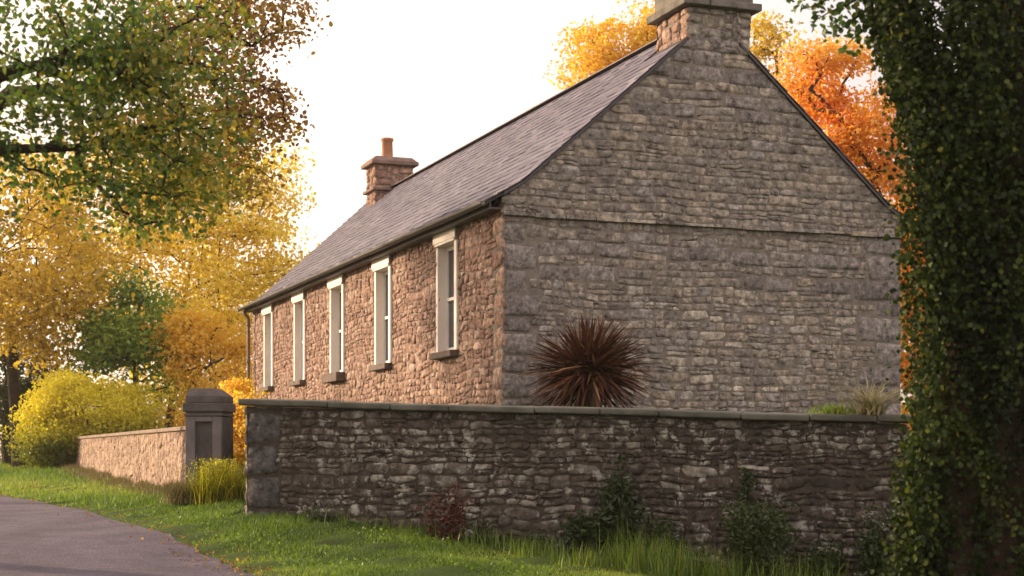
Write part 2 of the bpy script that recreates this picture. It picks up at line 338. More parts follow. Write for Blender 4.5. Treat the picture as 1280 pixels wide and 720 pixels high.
def stones(mb, rects, place, mat=0, depth=.05, gap=.012, rnd=.35, wob=.02, jag=.012, clampfn=None, seed=3, skew=.12, tintfn=None):
    r = np.random.default_rng(seed); N = len(rects)
    cx = (rects[:, 0]+rects[:, 2])/2; cz = (rects[:, 1]+rects[:, 3])/2
    hx = (rects[:, 2]-rects[:, 0])/2 - gap*r.uniform(.4, 1.3, N); hz = (rects[:, 3]-rects[:, 1])/2 - gap*r.uniform(.4, 1.3, N)
    u, v = np.meshgrid(UV, UV, indexing='ij'); u = u.ravel()[None]; v = v.ravel()[None]
    k = (rnd*r.uniform(.3, 1.3, N))[:, None]
    x = u*np.sqrt(1-k*v*v/2); z = v*np.sqrt(1-k*u*u/2)
    sk = r.normal(0, skew, (N, 4))
    X = cx[:, None] + hx[:, None]*(x*(1+sk[:, :1]*z*.6)) + hz[:, None]*sk[:, 1:2]*z
    Z = cz[:, None] + hz[:, None]*(z*(1+sk[:, 2:3]*x*.8)) + hx[:, None]*sk[:, 3:4]*x*.25
    X += r.normal(0, jag, X.shape); Z += r.normal(0, jag*.7, Z.shape)
    rim = (np.maximum(abs(u), abs(v)) > .99)
    dm = np.sqrt(np.clip(1-np.abs(u)**3.5, 0, 1)*np.clip(1-np.abs(v)**3.5, 0, 1))
    D = depth*r.uniform(.45, 1.15, N)[:, None]*(.35+.65*dm) + hx[:, None]*x*r.normal(0, .035, (N, 1)) + hz[:, None]*z*r.normal(0, .1, (N, 1)) + r.normal(0, depth*.1, X.shape)
    D = np.where(rim, -.012, np.maximum(D, .004))
    P = np.stack([X, Z, D], -1)
    wn = wnoise(np.stack([X, Z, X*0], -1).reshape(-1, 3), 1.7, seed).reshape(P.shape)
    P[..., 0] += wob*wn[..., 0]; P[..., 1] += wob*wn[..., 1]
    if clampfn is not None:
        lim = clampfn(P[..., 0]); keep = (P[..., 1].min(1) < lim.max(1)-.03); P[..., 1] = np.minimum(P[..., 1], lim)
        P = P[keep]; N = len(P); cx = cx[keep]; cz = cz[keep]
    tint = r.uniform(0, 1, N)
    if tintfn is not None: tint = np.clip(tintfn(cx, cz, tint), 0, 1)
    V = place(P.reshape(-1, 3))
    i, j = np.meshgrid(np.arange(5), np.arange(5), indexing='ij'); b = (i*6+j).ravel()
    q = np.stack([b, b+6, b+7, b+1], -1)
    F = (np.arange(N)[:, None, None]*36 + q[None]).reshape(-1, 4)
    mb.add(V, F, np.repeat(tint, 36), mat, True)
def planar(O, U, Nn):
    O, U, Nn = map(lambda a: np.array(a, float), (O, U, Nn))
    return lambda P: O + P[:, :1]*U + P[:, 1:2]*np.array([0, 0, 1.]) + P[:, 2:3]*Nn

# ------------------------------------------------------------------ foliage helpers
def leaves(mb, C, size, tint, up=.35, aspect=.62, mat=0, dirs=None, fold=.25, six=False):
    n = len(C); size = np.broadcast_to(size, (n,))[:, None]*rng.uniform(.65, 1.3, (n, 1))
    D = rng.normal(0, 1, (n, 3)) if dirs is None else dirs + rng.normal(0, .45, (n, 3))
    D /= np.linalg.norm(D, axis=1)[:, None]
    Nn = rng.normal(0, 1, (n, 3)); Nn[:, 2] += up*2
    S = np.cross(D, Nn); S /= np.linalg.norm(S, axis=1)[:, None]+1e-9; Nn = np.cross(S, D)
    L = D*size; Wd = S*size*aspect*.5; f = Nn*size*fold*.4
    if six:
        V = np.stack([C-L*.5, C-L*.15+Wd*1.05+f, C+L*.22+Wd*.85+f, C+L*.5, C+L*.22-Wd*.85+f, C-L*.15-Wd*1.05+f], 1); q = 6
    else:
        V = np.stack([C-L*.5, C+Wd+f, C+L*.5, C-Wd+f], 1); q = 4
    F = np.arange(n*q).reshape(n, q)
    mb.add(V.reshape(-1, 3), F, np.repeat(np.clip(tint, 0, 1), q), mat)
def blob_points(ells, n, shell=.35):
    """points in a union of ellipsoids given as (centre, radii, weight)"""
    wts = np.array([e[2] for e in ells], float); wts /= wts.sum(); idx = rng.choice(len(ells), n, p=wts)
    d = rng.normal(0, 1, (n, 3)); d /= np.linalg.norm(d, axis=1)[:, None]
    r = rng.uniform(shell**3, 1, n)**(1/3)
    c = np.array([e[0] for e in ells], float)[idx]; rr = np.array([e[1] for e in ells], float)[idx]
    return c + d*r[:, None]*rr
def path(a, b, k=6, sag=.12, wig=.05):
    a = np.asarray(a, float); b = np.asarray(b, float); t_ = np.linspace(0, 1, k)[:, None]
    Ln = np.linalg.norm(b-a); P = a+(b-a)*t_
    P[:, 2] += Ln*sag*np.sin(t_[:, 0]*PI)
    P[1:-1] += rng.normal(0, wig*Ln/ k**.5, (k-2, 3)); return P
def tree(name, label, cat, base, ells, mat, n_clump, clump_r, n_leaf, leaf, bark='bark', trunk_r=.2, fork=None, group=None, tvar=.18, tbase=.5, six=False, tfn=None, twigs=True, shell=.35, flat=.6, extra_trunks=(), bw=1.7):
    base = np.asarray(base, float); root = empty(name, base); tag(root, label, cat, group)
    C = blob_points(ells, n_clump, shell) - base
    top = np.mean([e[0] for e in ells], axis=0) - base
    fork = fork if fork is not None else top[2]*.45
    tr = MB(); P = path((0, 0, -.3), (top[0]*.35, top[1]*.35, fork), 6, 0, .02)
    tr.tube(P, np.linspace(trunk_r*1.25, trunk_r*.8, 6), 9, lump=.05)
    P2 = path(P[-1], (top[0], top[1], top[2]*1.1), 6, 0, .05); tr.tube(P2, np.linspace(trunk_r*.8, trunk_r*.15, 6), 7)
    for (dx, dy, r_) in extra_trunks:
        q = path((dx, dy, -.3), (dx+top[0]*.5+rng.normal(0, .4), dy+top[1]*.5, top[2]*1.1), 7, 0, .02); tr.tube(q, np.linspace(r_, r_*.2, 7), 6)
    spine = np.concatenate([P[2:], P2])
    if twigs:
        nodes = [p for p in spine]; par = [-1]*len(spine); cost = [0.0]*len(spine); order = np.argsort([np.min(np.linalg.norm(spine-c, axis=1)) for c in C])
        for q_ in order:
            c = C[q_]; A_ = np.array(nodes); dd = np.linalg.norm(A_-c, axis=1) + .45*np.array(cost) + .8*np.maximum(0, A_[:, 2]-c[2])
            k_ = int(np.argmin(dd)); nodes.append(c); par.append(k_); cost.append(cost[k_]+float(np.linalg.norm(A_[k_]-c)))
        desc = [1]*len(nodes)
        for k_ in range(len(nodes)-1, len(spine)-1, -1): desc[par[k_]] += desc[k_]
        for k_ in range(len(spine), len(nodes)):
            r0 = min(trunk_r*.5, .011*bw*math.sqrt(desc[k_]+1)); q = path(nodes[par[k_]], nodes[k_], 4, .05, .07)
            tr.tube(q, np.linspace(r0, r0*.75 if desc[k_] > 1 else .004, 4), 5 if desc[k_] > 5 else 4, caps=False)
    tr.build('trunk', M[bark], root)
    cr = MB(); ct = rng.normal(tbase, tvar, n_clump)
    idx = rng.integers(0, n_clump, n_leaf)
    off = rng.normal(0, 1, (n_leaf, 3)); off /= np.maximum(1, np.linalg.norm(off, axis=1)/1.9)[:, None]
    off *= np.array([1, 1, flat])*clump_r*rng.uniform(.6, 1.3, n_clump)[idx][:, None]
    pts = C[idx]+off; tint = ct[idx]+rng.normal(0, .13, n_leaf)
    if tfn is not None: tint = tfn(pts+base, tint)
    leaves(cr, pts, leaf, tint, six=six)
    cr.build('crown', M[mat], root)
    return root
def blades(mb, base, h, lean, width, tint, seg=3, mat=0, azim=None, curl=1.6):
    """base (n,3), h (n), lean (n) outward bend"""
    n = len(base); az = rng.uniform(0, 2*PI, n) if azim is None else azim
    d = np.stack([np.cos(az), np.sin(az), np.zeros(n)], -1); s = np.stack([-np.sin(az), np.cos(az), np.zeros(n)], -1)
    t_ = np.linspace(0, 1, seg+1); V = []
    for i, tt in enumerate(t_):
        c = base + d*(lean*h*tt**curl)[:, None]; c[:, 2] += h*tt*(1-.35*np.minimum(lean, 1.6)*tt)
        wd = (width*(1-tt)**.7*.5)[:, None] if i < seg else None
        if wd is None: V.append(c)
        else: V += [c-s*wd, c+s*wd]
    V = np.stack(V, 1); k = V.shape[1]; o = (np.arange(n)*k)[:, None]
    Fq = np.concatenate([o+np.array([[2*i, 2*i+1, 2*i+3, 2*i+2]]) for i in range(seg-1)]) if seg > 1 else None
    Ft = o+np.array([[2*seg-2, 2*seg-1, 2*seg]])
    T = np.repeat(np.clip(tint, 0, 1), k)
    n0 = mb.n
    if Fq is not None: mb.add(V.reshape(-1, 3), Fq, T, mat); mb.F.append(Ft+n0); mb.Mi.append(np.full(n, mat)); mb.sm.append(np.full(n, False))
    else: mb.add(V.reshape(-1, 3), Ft, T, mat)

# ------------------------------------------------------------------ terrain
WA = np.array([-3.43, 20.5]); WB = np.array([4.56, 18.5]); WL = np.linalg.norm(WB-WA)
WU = (WB-WA)/WL; WN = np.array([-WU[1], WU[0]])          # WN points behind the wall
RL = np.array([-6.2, 41.0])
ctrl = np.array([(0,0,0),(-2.6,16,.44),(-3.3,17.5,.515),(-5.06,21,.74),(-7.0,24.5,.84),(-6.2,22.6,.79),(-8,20,.7),(-9.6,30,.93),(-3.5,20.6,.90),(.585,19.5,.48),(4.5,18.4,.12),(-4.6,24,1.1),
    (-13.9,50,1.35),(-5.1,16,.44),(0,10,.1),(-5,5,.1),(5,10,0),(9,18,.15),(-15,20,.8),(-20,35,1.05),(-15,5,.3),(15,5,.1),(20,30,1.2),(0,45,1.7),
    (10,60,1.8),(-30,60,1.4),(-40,10,.8),(40,10,.6),(-60,100,1.5),(60,100,2),(0,130,2),(0,-30,0),(-40,-30,.2),(40,-30,.2)], float)
def tps(r): return np.where(r > 1e-9, r*r*np.log(r+1e-12), 0)
_n = len(ctrl); _K = tps(np.linalg.norm(ctrl[:, None, :2]-ctrl[None, :, :2], axis=2)) + np.eye(_n)*.03
_P = np.hstack([np.ones((_n, 1)), ctrl[:, :2]]); _A = np.block([[_K, _P], [_P.T, np.zeros((3, 3))]])
_w = np.linalg.solve(_A, np.concatenate([ctrl[:, 2], np.zeros(3)]))
def ss(x, a, b): t_ = np.clip((x-a)/(b-a), 0, 1); return t_*t_*(3-2*t_)
def low_ground(x, y):
    x = np.asarray(x, float); y = np.asarray(y, float); sh = x.shape
    xc = np.clip(x.ravel(), -60, 60); yc = np.clip(y.ravel(), -30, 130)
    K = tps(np.hypot(xc[:, None]-ctrl[None, :, 0], yc[:, None]-ctrl[None, :, 1]))
    return (K @ _w[:_n] + _w[_n] + _w[_n+1]*xc + _w[_n+2]*yc).reshape(sh)
def ground(x, y):
    x = np.asarray(x, float); y = np.asarray(y, float); z = low_ground(x, y)
    d = (x-WA[0])*WN[0]+(y-WA[1])*WN[1]; al = (x-WA[0])*WU[0]+(y-WA[1])*WU[1]
    rd = (RL-WA)/np.linalg.norm(RL-WA); d2 = (x-WA[0])*rd[1]-(y-WA[1])*rd[0]
    f = ss(d, .1, .4)*ss(d2, .1, .4)*(1-ss(al, WL+.3, WL+5))*(1-ss(y, 41, 50))
    return z*(1-f)+1.93*f
def road_centre():
    e = np.array([(3.2, -25), (2.6, -6), (1.9, 0), (1.0, 7), (-.9, 12.4), (-2.6, 16), (-3.3, 17.5), (-5.06, 21), (-9.6, 30), (-13.5, 37), (-19, 44.5), (-27, 51), (-40, 57), (-62, 62)], float)
    return e
def smooth_line(P, k=14):
    out = []; P = np.vstack([2*P[0]-P[1], P, 2*P[-1]-P[-2]])
    for i in range(1, len(P)-2):
        for t_ in np.linspace(0, 1, k, endpoint=False):
            a, b, c, d = P[i-1:i+3]
            out.append(.5*((2*b)+(c-a)*t_+(2*a-5*b+4*c-d)*t_**2+(3*b-a-3*c+d)*t_**3))
    return np.array(out)
RE = smooth_line(road_centre()); RT = np.gradient(RE, axis=0); RT /= np.linalg.norm(RT, axis=1)[:, None]; RNL = np.stack([-RT[:, 1], RT[:, 0]], -1)  # to the left
RW = 4.4
def road_dist(x, y):
    """signed distance left of the right road edge, for many points"""
    x = np.ravel(x); y = np.ravel(y); out = np.empty(len(x))
    for s in range(0, len(x), 20000):
        dx = x[s:s+20000, None]-RE[None, :, 0]; dy = y[s:s+20000, None]-RE[None, :, 1]; i = np.argmin(dx*dx+dy*dy, axis=1)
        k = np.arange(len(i)); out[s:s+20000] = dx[k, i]*RNL[i, 0]+dy[k, i]*RNL[i, 1]
    return out
def axis_pts(segs):
    out = []
    for a, b, st in segs: out += list(np.arange(a, b, st))
    return np.array(out+[segs[-1][1]])
gx = axis_pts([(-1200, -200, 200), (-200, -60, 20), (-60, -16, 2), (-16, -6, .4), (-6, 8, .14), (8, 16, .6), (16, 60, 3), (60, 200, 20), (200, 1200, 200)])
gy = axis_pts([(-400, -40, 60), (-40, 8, 3), (8, 15, .5), (15, 25, .14), (25, 54, .6), (54, 120, 4), (120, 300, 30), (300, 1500, 200)])
X, Y = np.meshgrid(gx, gy, indexing='ij'); Z = ground(X, Y)
rd = road_dist(X, Y).reshape(X.shape); Z -= .06*ss(rd, .12, .4)*ss(RW-rd, .12, .4)
Z += (.02*np.sin(X*3.1+Y*1.7)+.015*np.sin(X*7.3-Y*5.1))*(1-ss(rd, -.3, .1)) * (abs(X) < 60)
nx, ny = len(gx), len(gy); i, j = np.meshgrid(np.arange(nx-1), np.arange(ny-1), indexing='ij'); b = (i*ny+j).ravel()
g = MB(); g.add(np.stack([X, Y, Z], -1).reshape(-1, 3), np.stack([b, b+ny, b+ny+1, b+1], -1), .5, 0, True)
tag(g.build('ground', M['turf']), kind='structure')
g = MB(); k = 13; cr = np.linspace(0, RW, k); e0 = RE[:, None]+RNL[:, None]*(cr[None, :, None])
e0[:, 0] -= RNL*(.04*np.sin(np.arange(len(RE))*1.3)[:, None]+.03); zz = low_ground(e0[..., 0], e0[..., 1]) + .05*np.sin(cr/RW*PI)[None] + .008
n0 = len(RE); i, j = np.meshgrid(np.arange(n0-1), np.arange(k-1), indexing='ij'); b = (i*k+j).ravel()
g.add(np.concatenate([e0, zz[..., None]], -1).reshape(-1, 3), np.stack([b, b+1, b+k+1, b+k], -1), .5, 0, True)
tag(g.build('road', M['road']), kind='structure')

# ------------------------------------------------------------------ house
TH = math.atan2(.359, .933); C0 = (-.132, 22.0); HW = 6.5; HL = 16.6
house = empty('stone_house', (C0[0], C0[1], 0), TH)
tag(house, 'long grey rubble stone house with slate roof, tall cream windows and plain gable end', 'house')
def w2h(x, y):
    dx, dy = x-C0[0], y-C0[1]; return dx*math.cos(TH)+dy*math.sin(TH), -dx*math.sin(TH)+dy*math.cos(TH)
ZB, ZE, ZR = 1.5, 5.12, 8.03
def roofz(x):                                   # top of the wall under the slates, house x
    x = np.abs(np.asarray(x, float)-HW/2); t_ = HW/2-x
    s = (ZR-5.44)/(HW/2-.3)
    return np.where(t_ > .3, 5.44+(t_-.3)*s, 5.44-(.3-t_)*.62)
def hl(x): return HL+max(0, x)*.44          # the far gable end is not square to the front
# gable
gm = MB(); xs = np.concatenate([np.linspace(0, HW, 27)]); poly = [(.02, ZB), (HW-.02, ZB)] + [(float(np.clip(x, .02, HW-.02)), float(roofz(x)-.03)) for x in xs[::-1]]
gm.prism(poly, 1, .02, .45, 1)
LEDGE = 5.0
CH0, CH1 = 2.83, 3.87
def gsize(x, z, r):
    zz = z+ZB
    if zz > 6.55 and abs(x-HW/2) < .95: return (r.uniform(.32, .58), r.uniform(.15, .27))
    if x > HW-.9: return (r.uniform(.5, .8), r.uniform(.22, .38)) if r.random() < .6 else (r.uniform(.2, .4), r.uniform(.1, .16))
    if x < .5: return (r.uniform(.25, .55), r.uniform(.18, .34))
    if zz > LEDGE+.1: return (r.uniform(.16, .46), r.uniform(.09, .17)) if r.random() < .82 else (r.uniform(.35, .6), r.uniform(.15, .24))
    if zz > 3.9 and r.random() < .35: return (r.uniform(.3, .6), r.uniform(.16, .3))
    if r.random() < .12: return (r.uniform(.3, .5), r.uniform(.15, .22))
    return (r.uniform(.1, .3), r.uniform(.06, .13))
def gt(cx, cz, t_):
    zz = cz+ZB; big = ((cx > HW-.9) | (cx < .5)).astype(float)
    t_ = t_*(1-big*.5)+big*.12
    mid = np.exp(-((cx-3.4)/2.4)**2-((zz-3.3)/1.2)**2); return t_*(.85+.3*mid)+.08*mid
def gh(z, r):
    zz = z+ZB
    if zz > 6.5: return r.uniform(.14, .25)
    if 4.0 < zz < LEDGE and r.random() < .5: return r.uniform(.16, .26)
    return r.uniform(.09, .155)
QL, QR = (.25, .7, .2, .36), (.4, 1.05, .24, .4)
lowr = pack2(HW, LEDGE-ZB, gh, (.9, 3.2), QL, QR, split=.32, dz=.12, seed=11)
bigm = (lowr[:, 3]-lowr[:, 1]) > .185
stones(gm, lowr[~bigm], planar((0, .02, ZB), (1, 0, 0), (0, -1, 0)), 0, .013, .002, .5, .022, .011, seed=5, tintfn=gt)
stones(gm, lowr[bigm], planar((0, .018, ZB), (1, 0, 0), (0, -1, 0)), 2, .026, .009, .14, .012, .004, seed=51, skew=.05)
upr = pack2(HW, 8.1-LEDGE, lambda z, r: gh(z+LEDGE-ZB, r), (1.2, 3.6), None, None, seed=12); upr[:, [1, 3]] += LEDGE-ZB
bigu = ((upr[:, 3]-upr[:, 1]) > .17) & (abs((upr[:, 0]+upr[:, 2])/2-HW/2) < 1.0)
rz_ = lambda x: roofz(np.clip(x, 0, HW))-.035-ZB
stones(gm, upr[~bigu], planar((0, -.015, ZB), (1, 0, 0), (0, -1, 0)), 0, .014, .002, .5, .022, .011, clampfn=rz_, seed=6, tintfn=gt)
stones(gm, upr[bigu], planar((0, -.017, ZB), (1, 0, 0), (0, -1, 0)), 2, .028, .010, .2, .016, .005, clampfn=rz_, seed=61, skew=.06)
poly2 = [(.02, LEDGE-.03), (HW-.02, LEDGE-.03)] + [(float(np.clip(x, .02, HW-.02)), float(roofz(x)-.03)) for x in xs[::-1]]
gm.prism(poly2, 1, -.013, .018, 1)
gm.build('gable_wall', [M['gable'], M['mortar_g'], M['quoin']], house)
tag(bpy.context.scene.objects['gable_wall'], 'shaded grey gable wall of coursed rubble')
# string course: thin weathered ledge
sc = MB()
for q in range(14):
    x0 = q*HW/14; sc.box((x0+.004, -.055+rng.normal(0, .006), LEDGE-.035+rng.normal(0, .008)), (x0+HW/14-.004, -.016, LEDGE+.018+rng.normal(0, .006)), 0, rng.uniform(0, 1))
bevel(sc.build('string_course', M['gable'], house), .008)
# front wall (faces -x), with window openings
WIN = [(2.39, .92), (5.80, .92), (8.86, .96), (11.87, .92), (14.83, .88)]
WZ0, WZ1 = 3.24, 4.87
fm = MB(); cuts = [0.45]
for s, wd in WIN: cuts += [s-wd/2, s+wd/2]
cuts.append(HL)
for a, b_ in zip(cuts[::2], cuts[1::2]): fm.box((.02, a, ZB), (.45, b_, ZE+.12), 1)
for s, wd in WIN:
    fm.box((.02, s-wd/2, ZB), (.45, s+wd/2, WZ0-.1), 1); fm.box((.1, s-wd/2, WZ1+.18), (.45, s+wd/2, ZE+.12), 1)
def fblock(y, z):
    zz = z+ZB
    return any(abs(y-s) < wd/2+.03 and WZ0-.09 < zz < WZ1+.2 for s, wd in WIN)
def fsize(x, z, r): 
    if x < .5: return (r.uniform(.25, .5), r.uniform(.15, .3))
    return (r.uniform(.1, .34), r.uniform(.06, .15)) if r.random() < .8 else (r.uniform(.3, .45), r.uniform(.15, .22))
fr = pack2(HL, ZE+.1-ZB, lambda z, r: r.uniform(.08, .16), (.8, 2.6), (.25, .5, .18, .32), None, fblock, split=.3, seed=21, dz=.1)
stones(fm, fr, planar((.02, 0, ZB), (0, 1, 0), (-1, 0, 0)), 0, .022, .002, .55, .05, .012, seed=8, skew=.22)
fm.build('front_wall', [M['front'], M['mortar_f']], house)
tag(bpy.context.scene.objects['front_wall'], 'sunlit brown pink rubble front wall')
bm_ = MB(); bm_.box((HW-.45, .45, ZB), (HW-.0, hl(HW)-.3, ZE+.15)); bm_.build('rear_wall', M['mortar_g'], house)
bm_ = MB(); pg = [(.46, ZB), (HW-.46, ZB)] + [(float(x), float(roofz(x)-.04)) for x in np.linspace(.46, HW-.46, 15)[::-1]]; nd = len(pg)
bm_.add([(x, hl(x)-.45, z) for x, z in pg]+[(x, hl(x)-.03, z) for x, z in pg], [np.arange(nd)[::-1], np.arange(nd)+nd]+[np.array([i, (i+1) % nd, nd+(i+1) % nd, nd+i]) for i in range(nd)]); bm_.build('far_gable_wall', M['mortar_g'], house)
# windows
for q, (s, wd) in enumerate(WIN):
    y0, y1 = s-wd/2, s+wd/2
    f = MB()                                       # cream surround: reveals and face band
    R = .20
    f.box((-.045, y0-.005, WZ1+.002), (.30, y1+.005, WZ1+.185))     # lintel
    f.box((-.028, y0-.07, WZ0), (R, y0+.045, WZ1)); f.box((.0, y1-.03, WZ0), (R, y1+.06, WZ1))
    sur = f.build('window_surround', M['trim'], house); bevel(sur, .006)
    f = MB(); f.box((-.055, y0-.06, WZ1+.04), (-.03, y1+.05, WZ1+.2)); bevel(f.build('lintel', M['trim'], house), .006)
    f = MB(); ft = .05; x0, x1 = R-.06, R+.0
    a0, a1 = y0+.047, y1-.032
    f.box((x0, a0, WZ0+.002), (x1, a0+ft, WZ1-.002)); f.box((x0, a1-ft, WZ0+.002), (x1, a1, WZ1-.002))
    f.box((x0, a0+ft, WZ0+.002), (x1, a1-ft, WZ0+.08)); f.box((x0, a0+ft, WZ1-.06), (x1, a1-ft, WZ1-.002))
    zm = (WZ0+WZ1)/2; f.box((x0-.01, a0+ft, zm-.02), (x1-.01, a1-ft, zm+.03))
    f.box((x0+.015, (a0+a1)/2-.011, WZ0+.081), (x1-.005, (a0+a1)/2+.011, zm-.021)); f.box((x0+.015, (a0+a1)/2-.011, zm+.031), (x1-.005, (a0+a1)/2+.011, WZ1-.061))
    fo = f.build('window_frame', M['frame'], house); bevel(fo, .004)
    p = MB(); p.box((x0+.03, a0+.01, WZ0+.01), (x0+.036, a1-.01, WZ1-.01)); p.build('pane', M['glass'], fo)
    f = MB(); e = .1 if q == 2 else .05
    f.box((-.12-(.05 if q == 2 else 0), y0-e, WZ0-(.17 if q == 2 else .1)), (R, y1+e*.4, WZ0-.002)); bevel(f.build('sill', M['sill'], house), .012)
# roof: one mesh of slates on a deck
rm = MB()
def slope_pts(side):
    """profile points (x, z) from eave to ridge"""
    P = [(-.27, 5.14), (0, 5.29), (.3, 5.47), (CH0-.01, 5.47+(CH0-.31)*2.59/(HW/2-.3)), (HW/2, 8.06)]
    return np.array([(x if side < 0 else HW-x, z) for x, z in P])
for side in (-1, 1):
    P = slope_pts(side); seg = np.linalg.norm(np.diff(P, axis=0), axis=1); L = np.concatenate([[0], np.cumsum(seg)])
    def prof(d):
        return np.array([np.interp(d, L, P[:, 0]), np.interp(d, L, P[:, 1])])
    deck = [tuple(p) for p in P] + [(p[0], p[1]-.05) for p in P[::-1]]
    for PP, ys in ((P[:4], -.035), (P[3:], .93)):
      deck = [tuple(p) for p in PP] + [(p[0], p[1]-.05) for p in PP[::-1]]
      nd = len(deck); V = [(x, ys, z) for x, z in deck]+[(x, hl(x)+.05, z) for x, z in deck]
      rm.add(V, [np.arange(nd)[::-1], np.arange(nd)+nd]+[np.array([i, (i+1) % nd, nd+(i+1) % nd, nd+i]) for i in range(nd)], .5, 1)
    ex = .2; d = 0; row = 0
    while d < L[-1]-.02:
        a = prof(d); b_ = prof(min(d+ex*1.15, L[-1])); tn = (b_-a)/np.linalg.norm(b_-a); nn = np.array([-tn[1], tn[0]]); nn = nn if nn[1] > 0 else -nn
        wsl = .25; y = -.06 - (row % 2)*wsl/2
        while y < hl(a[0])+.06:
            y0 = max(y, -.075+rng.normal(0, .004)); y1 = min(y+wsl-.006, hl(a[0])+.08)
            if min(abs(a[0]-HW/2), abs(b_[0]-HW/2)) < (CH1-CH0)/2: y0 = max(y0, .985)
            if y1-y0 > .03:
                lift = rng.normal(0, .002); o0 = a-tn*rng.uniform(0, .012)+nn*(.022+lift+abs(rng.normal(0, .002))); o1 = b_+nn*.008
                und = a-tn*.01+nn*.004
                V = [(o0[0], y0, o0[1]), (o0[0], y1, o0[1]+rng.normal(0, .0015)), (o1[0], y1, o1[1]), (o1[0], y0, o1[1]), (und[0], y0, und[1]), (und[0], y1, und[1])]
                F = [np.array([0, 1, 2, 3]), np.array([4, 5, 1, 0]), np.array([0, 3, 4]), np.array([1, 5, 2])]
                if side > 0: F = [f_[::-1] for f_ in F]
                edge = .35 if (y0 < .12 and side < 0) else 0
                rm.add(V, F, float(np.clip(rng.beta(2, 2.4)+edge, 0, 1)), 0)
            y += wsl
        d += ex; row += 1
roof = rm.build('roof', [M['slate'], M['soffit']], house)
rt = MB()
for q in range(42):
    y0 = .95+q*.45 if q else .95
    if y0 > hl(HW/2)-.1: break
    a = np.linspace(-1.05, 1.05, 7); y1 = min(y0+.455, hl(HW/2)+.08)
    V = [(HW/2+.13*math.sin(t_), yy, 8.0+.13*math.cos(t_)) for yy in (y0, y1) for t_ in a]
    rt.add(V, [np.array([i, i+1, i+8, i+7]) for i in range(6)], rng.uniform(0, 1), 0, True)
rt.build('ridge_tiles', M['ridge'], roof)
gt_ = MB()
Pg = [(x, z) for x, z in [(-.29+.055*math.cos(t_), 5.13+.055*math.sin(t_)) for t_ in np.linspace(PI, 2*PI, 8)]]
Pg2 = [(-.29+.045*math.cos(t_), 5.13+.045*math.sin(t_)) for t_ in np.linspace(2*PI, PI, 8)]
gt_.prism(Pg+Pg2, 1, -.05, HL+.05); gt_.box((-.19, 0.0, 5.04), (-.165, HL, 5.15)); gt_.box((-.165, .0, 5.05), (-.02, HL, 5.07))
gt_.build('gutter', M['gutter'], house)
for (s, xx, bot) in ((16.42, -.1, 1.95),):
    dp = MB(); rp = .03 if s < 10 else .038; dp.tube([(-.24, s, 5.07), (-.2, s, 5.0), (xx-.02, s, 4.9), (xx-.02, s, 4.7), (xx-.02, s, 3.2), (xx-.02, s, bot)], rp, 10)
    for zc in (4.75, 3.9, 3.0): dp.tube([(xx-.02, s, zc-.03), (xx-.02, s, zc+.03)], .05, 10)
    dp.build('downpipe', M['pipe'], house)
# bargeline: dark mortar fillet under verge
vg = MB()
for side in (-1, 1):
    P = slope_pts(side)[1:4]
    for a, b_ in zip(P[:-1], P[1:]):
        V = [(a[0], -.06, a[1]-.055), (b_[0], -.06, b_[1]-.055), (b_[0], -.06, b_[1]-.012), (a[0], -.06, a[1]-.012), (a[0], -.03, a[1]-.055), (b_[0], -.03, b_[1]-.055), (b_[0], -.03, b_[1]-.012), (a[0], -.03, a[1]-.012)]
        vg.add(V, np.array([(0,1,2,3),(4,7,6,5),(0,4,5,1),(3,2,6,7),(0,3,7,4),(1,5,6,2)]), .5, 0)
vg.build('verge_fillet', M['gutter'], roof)
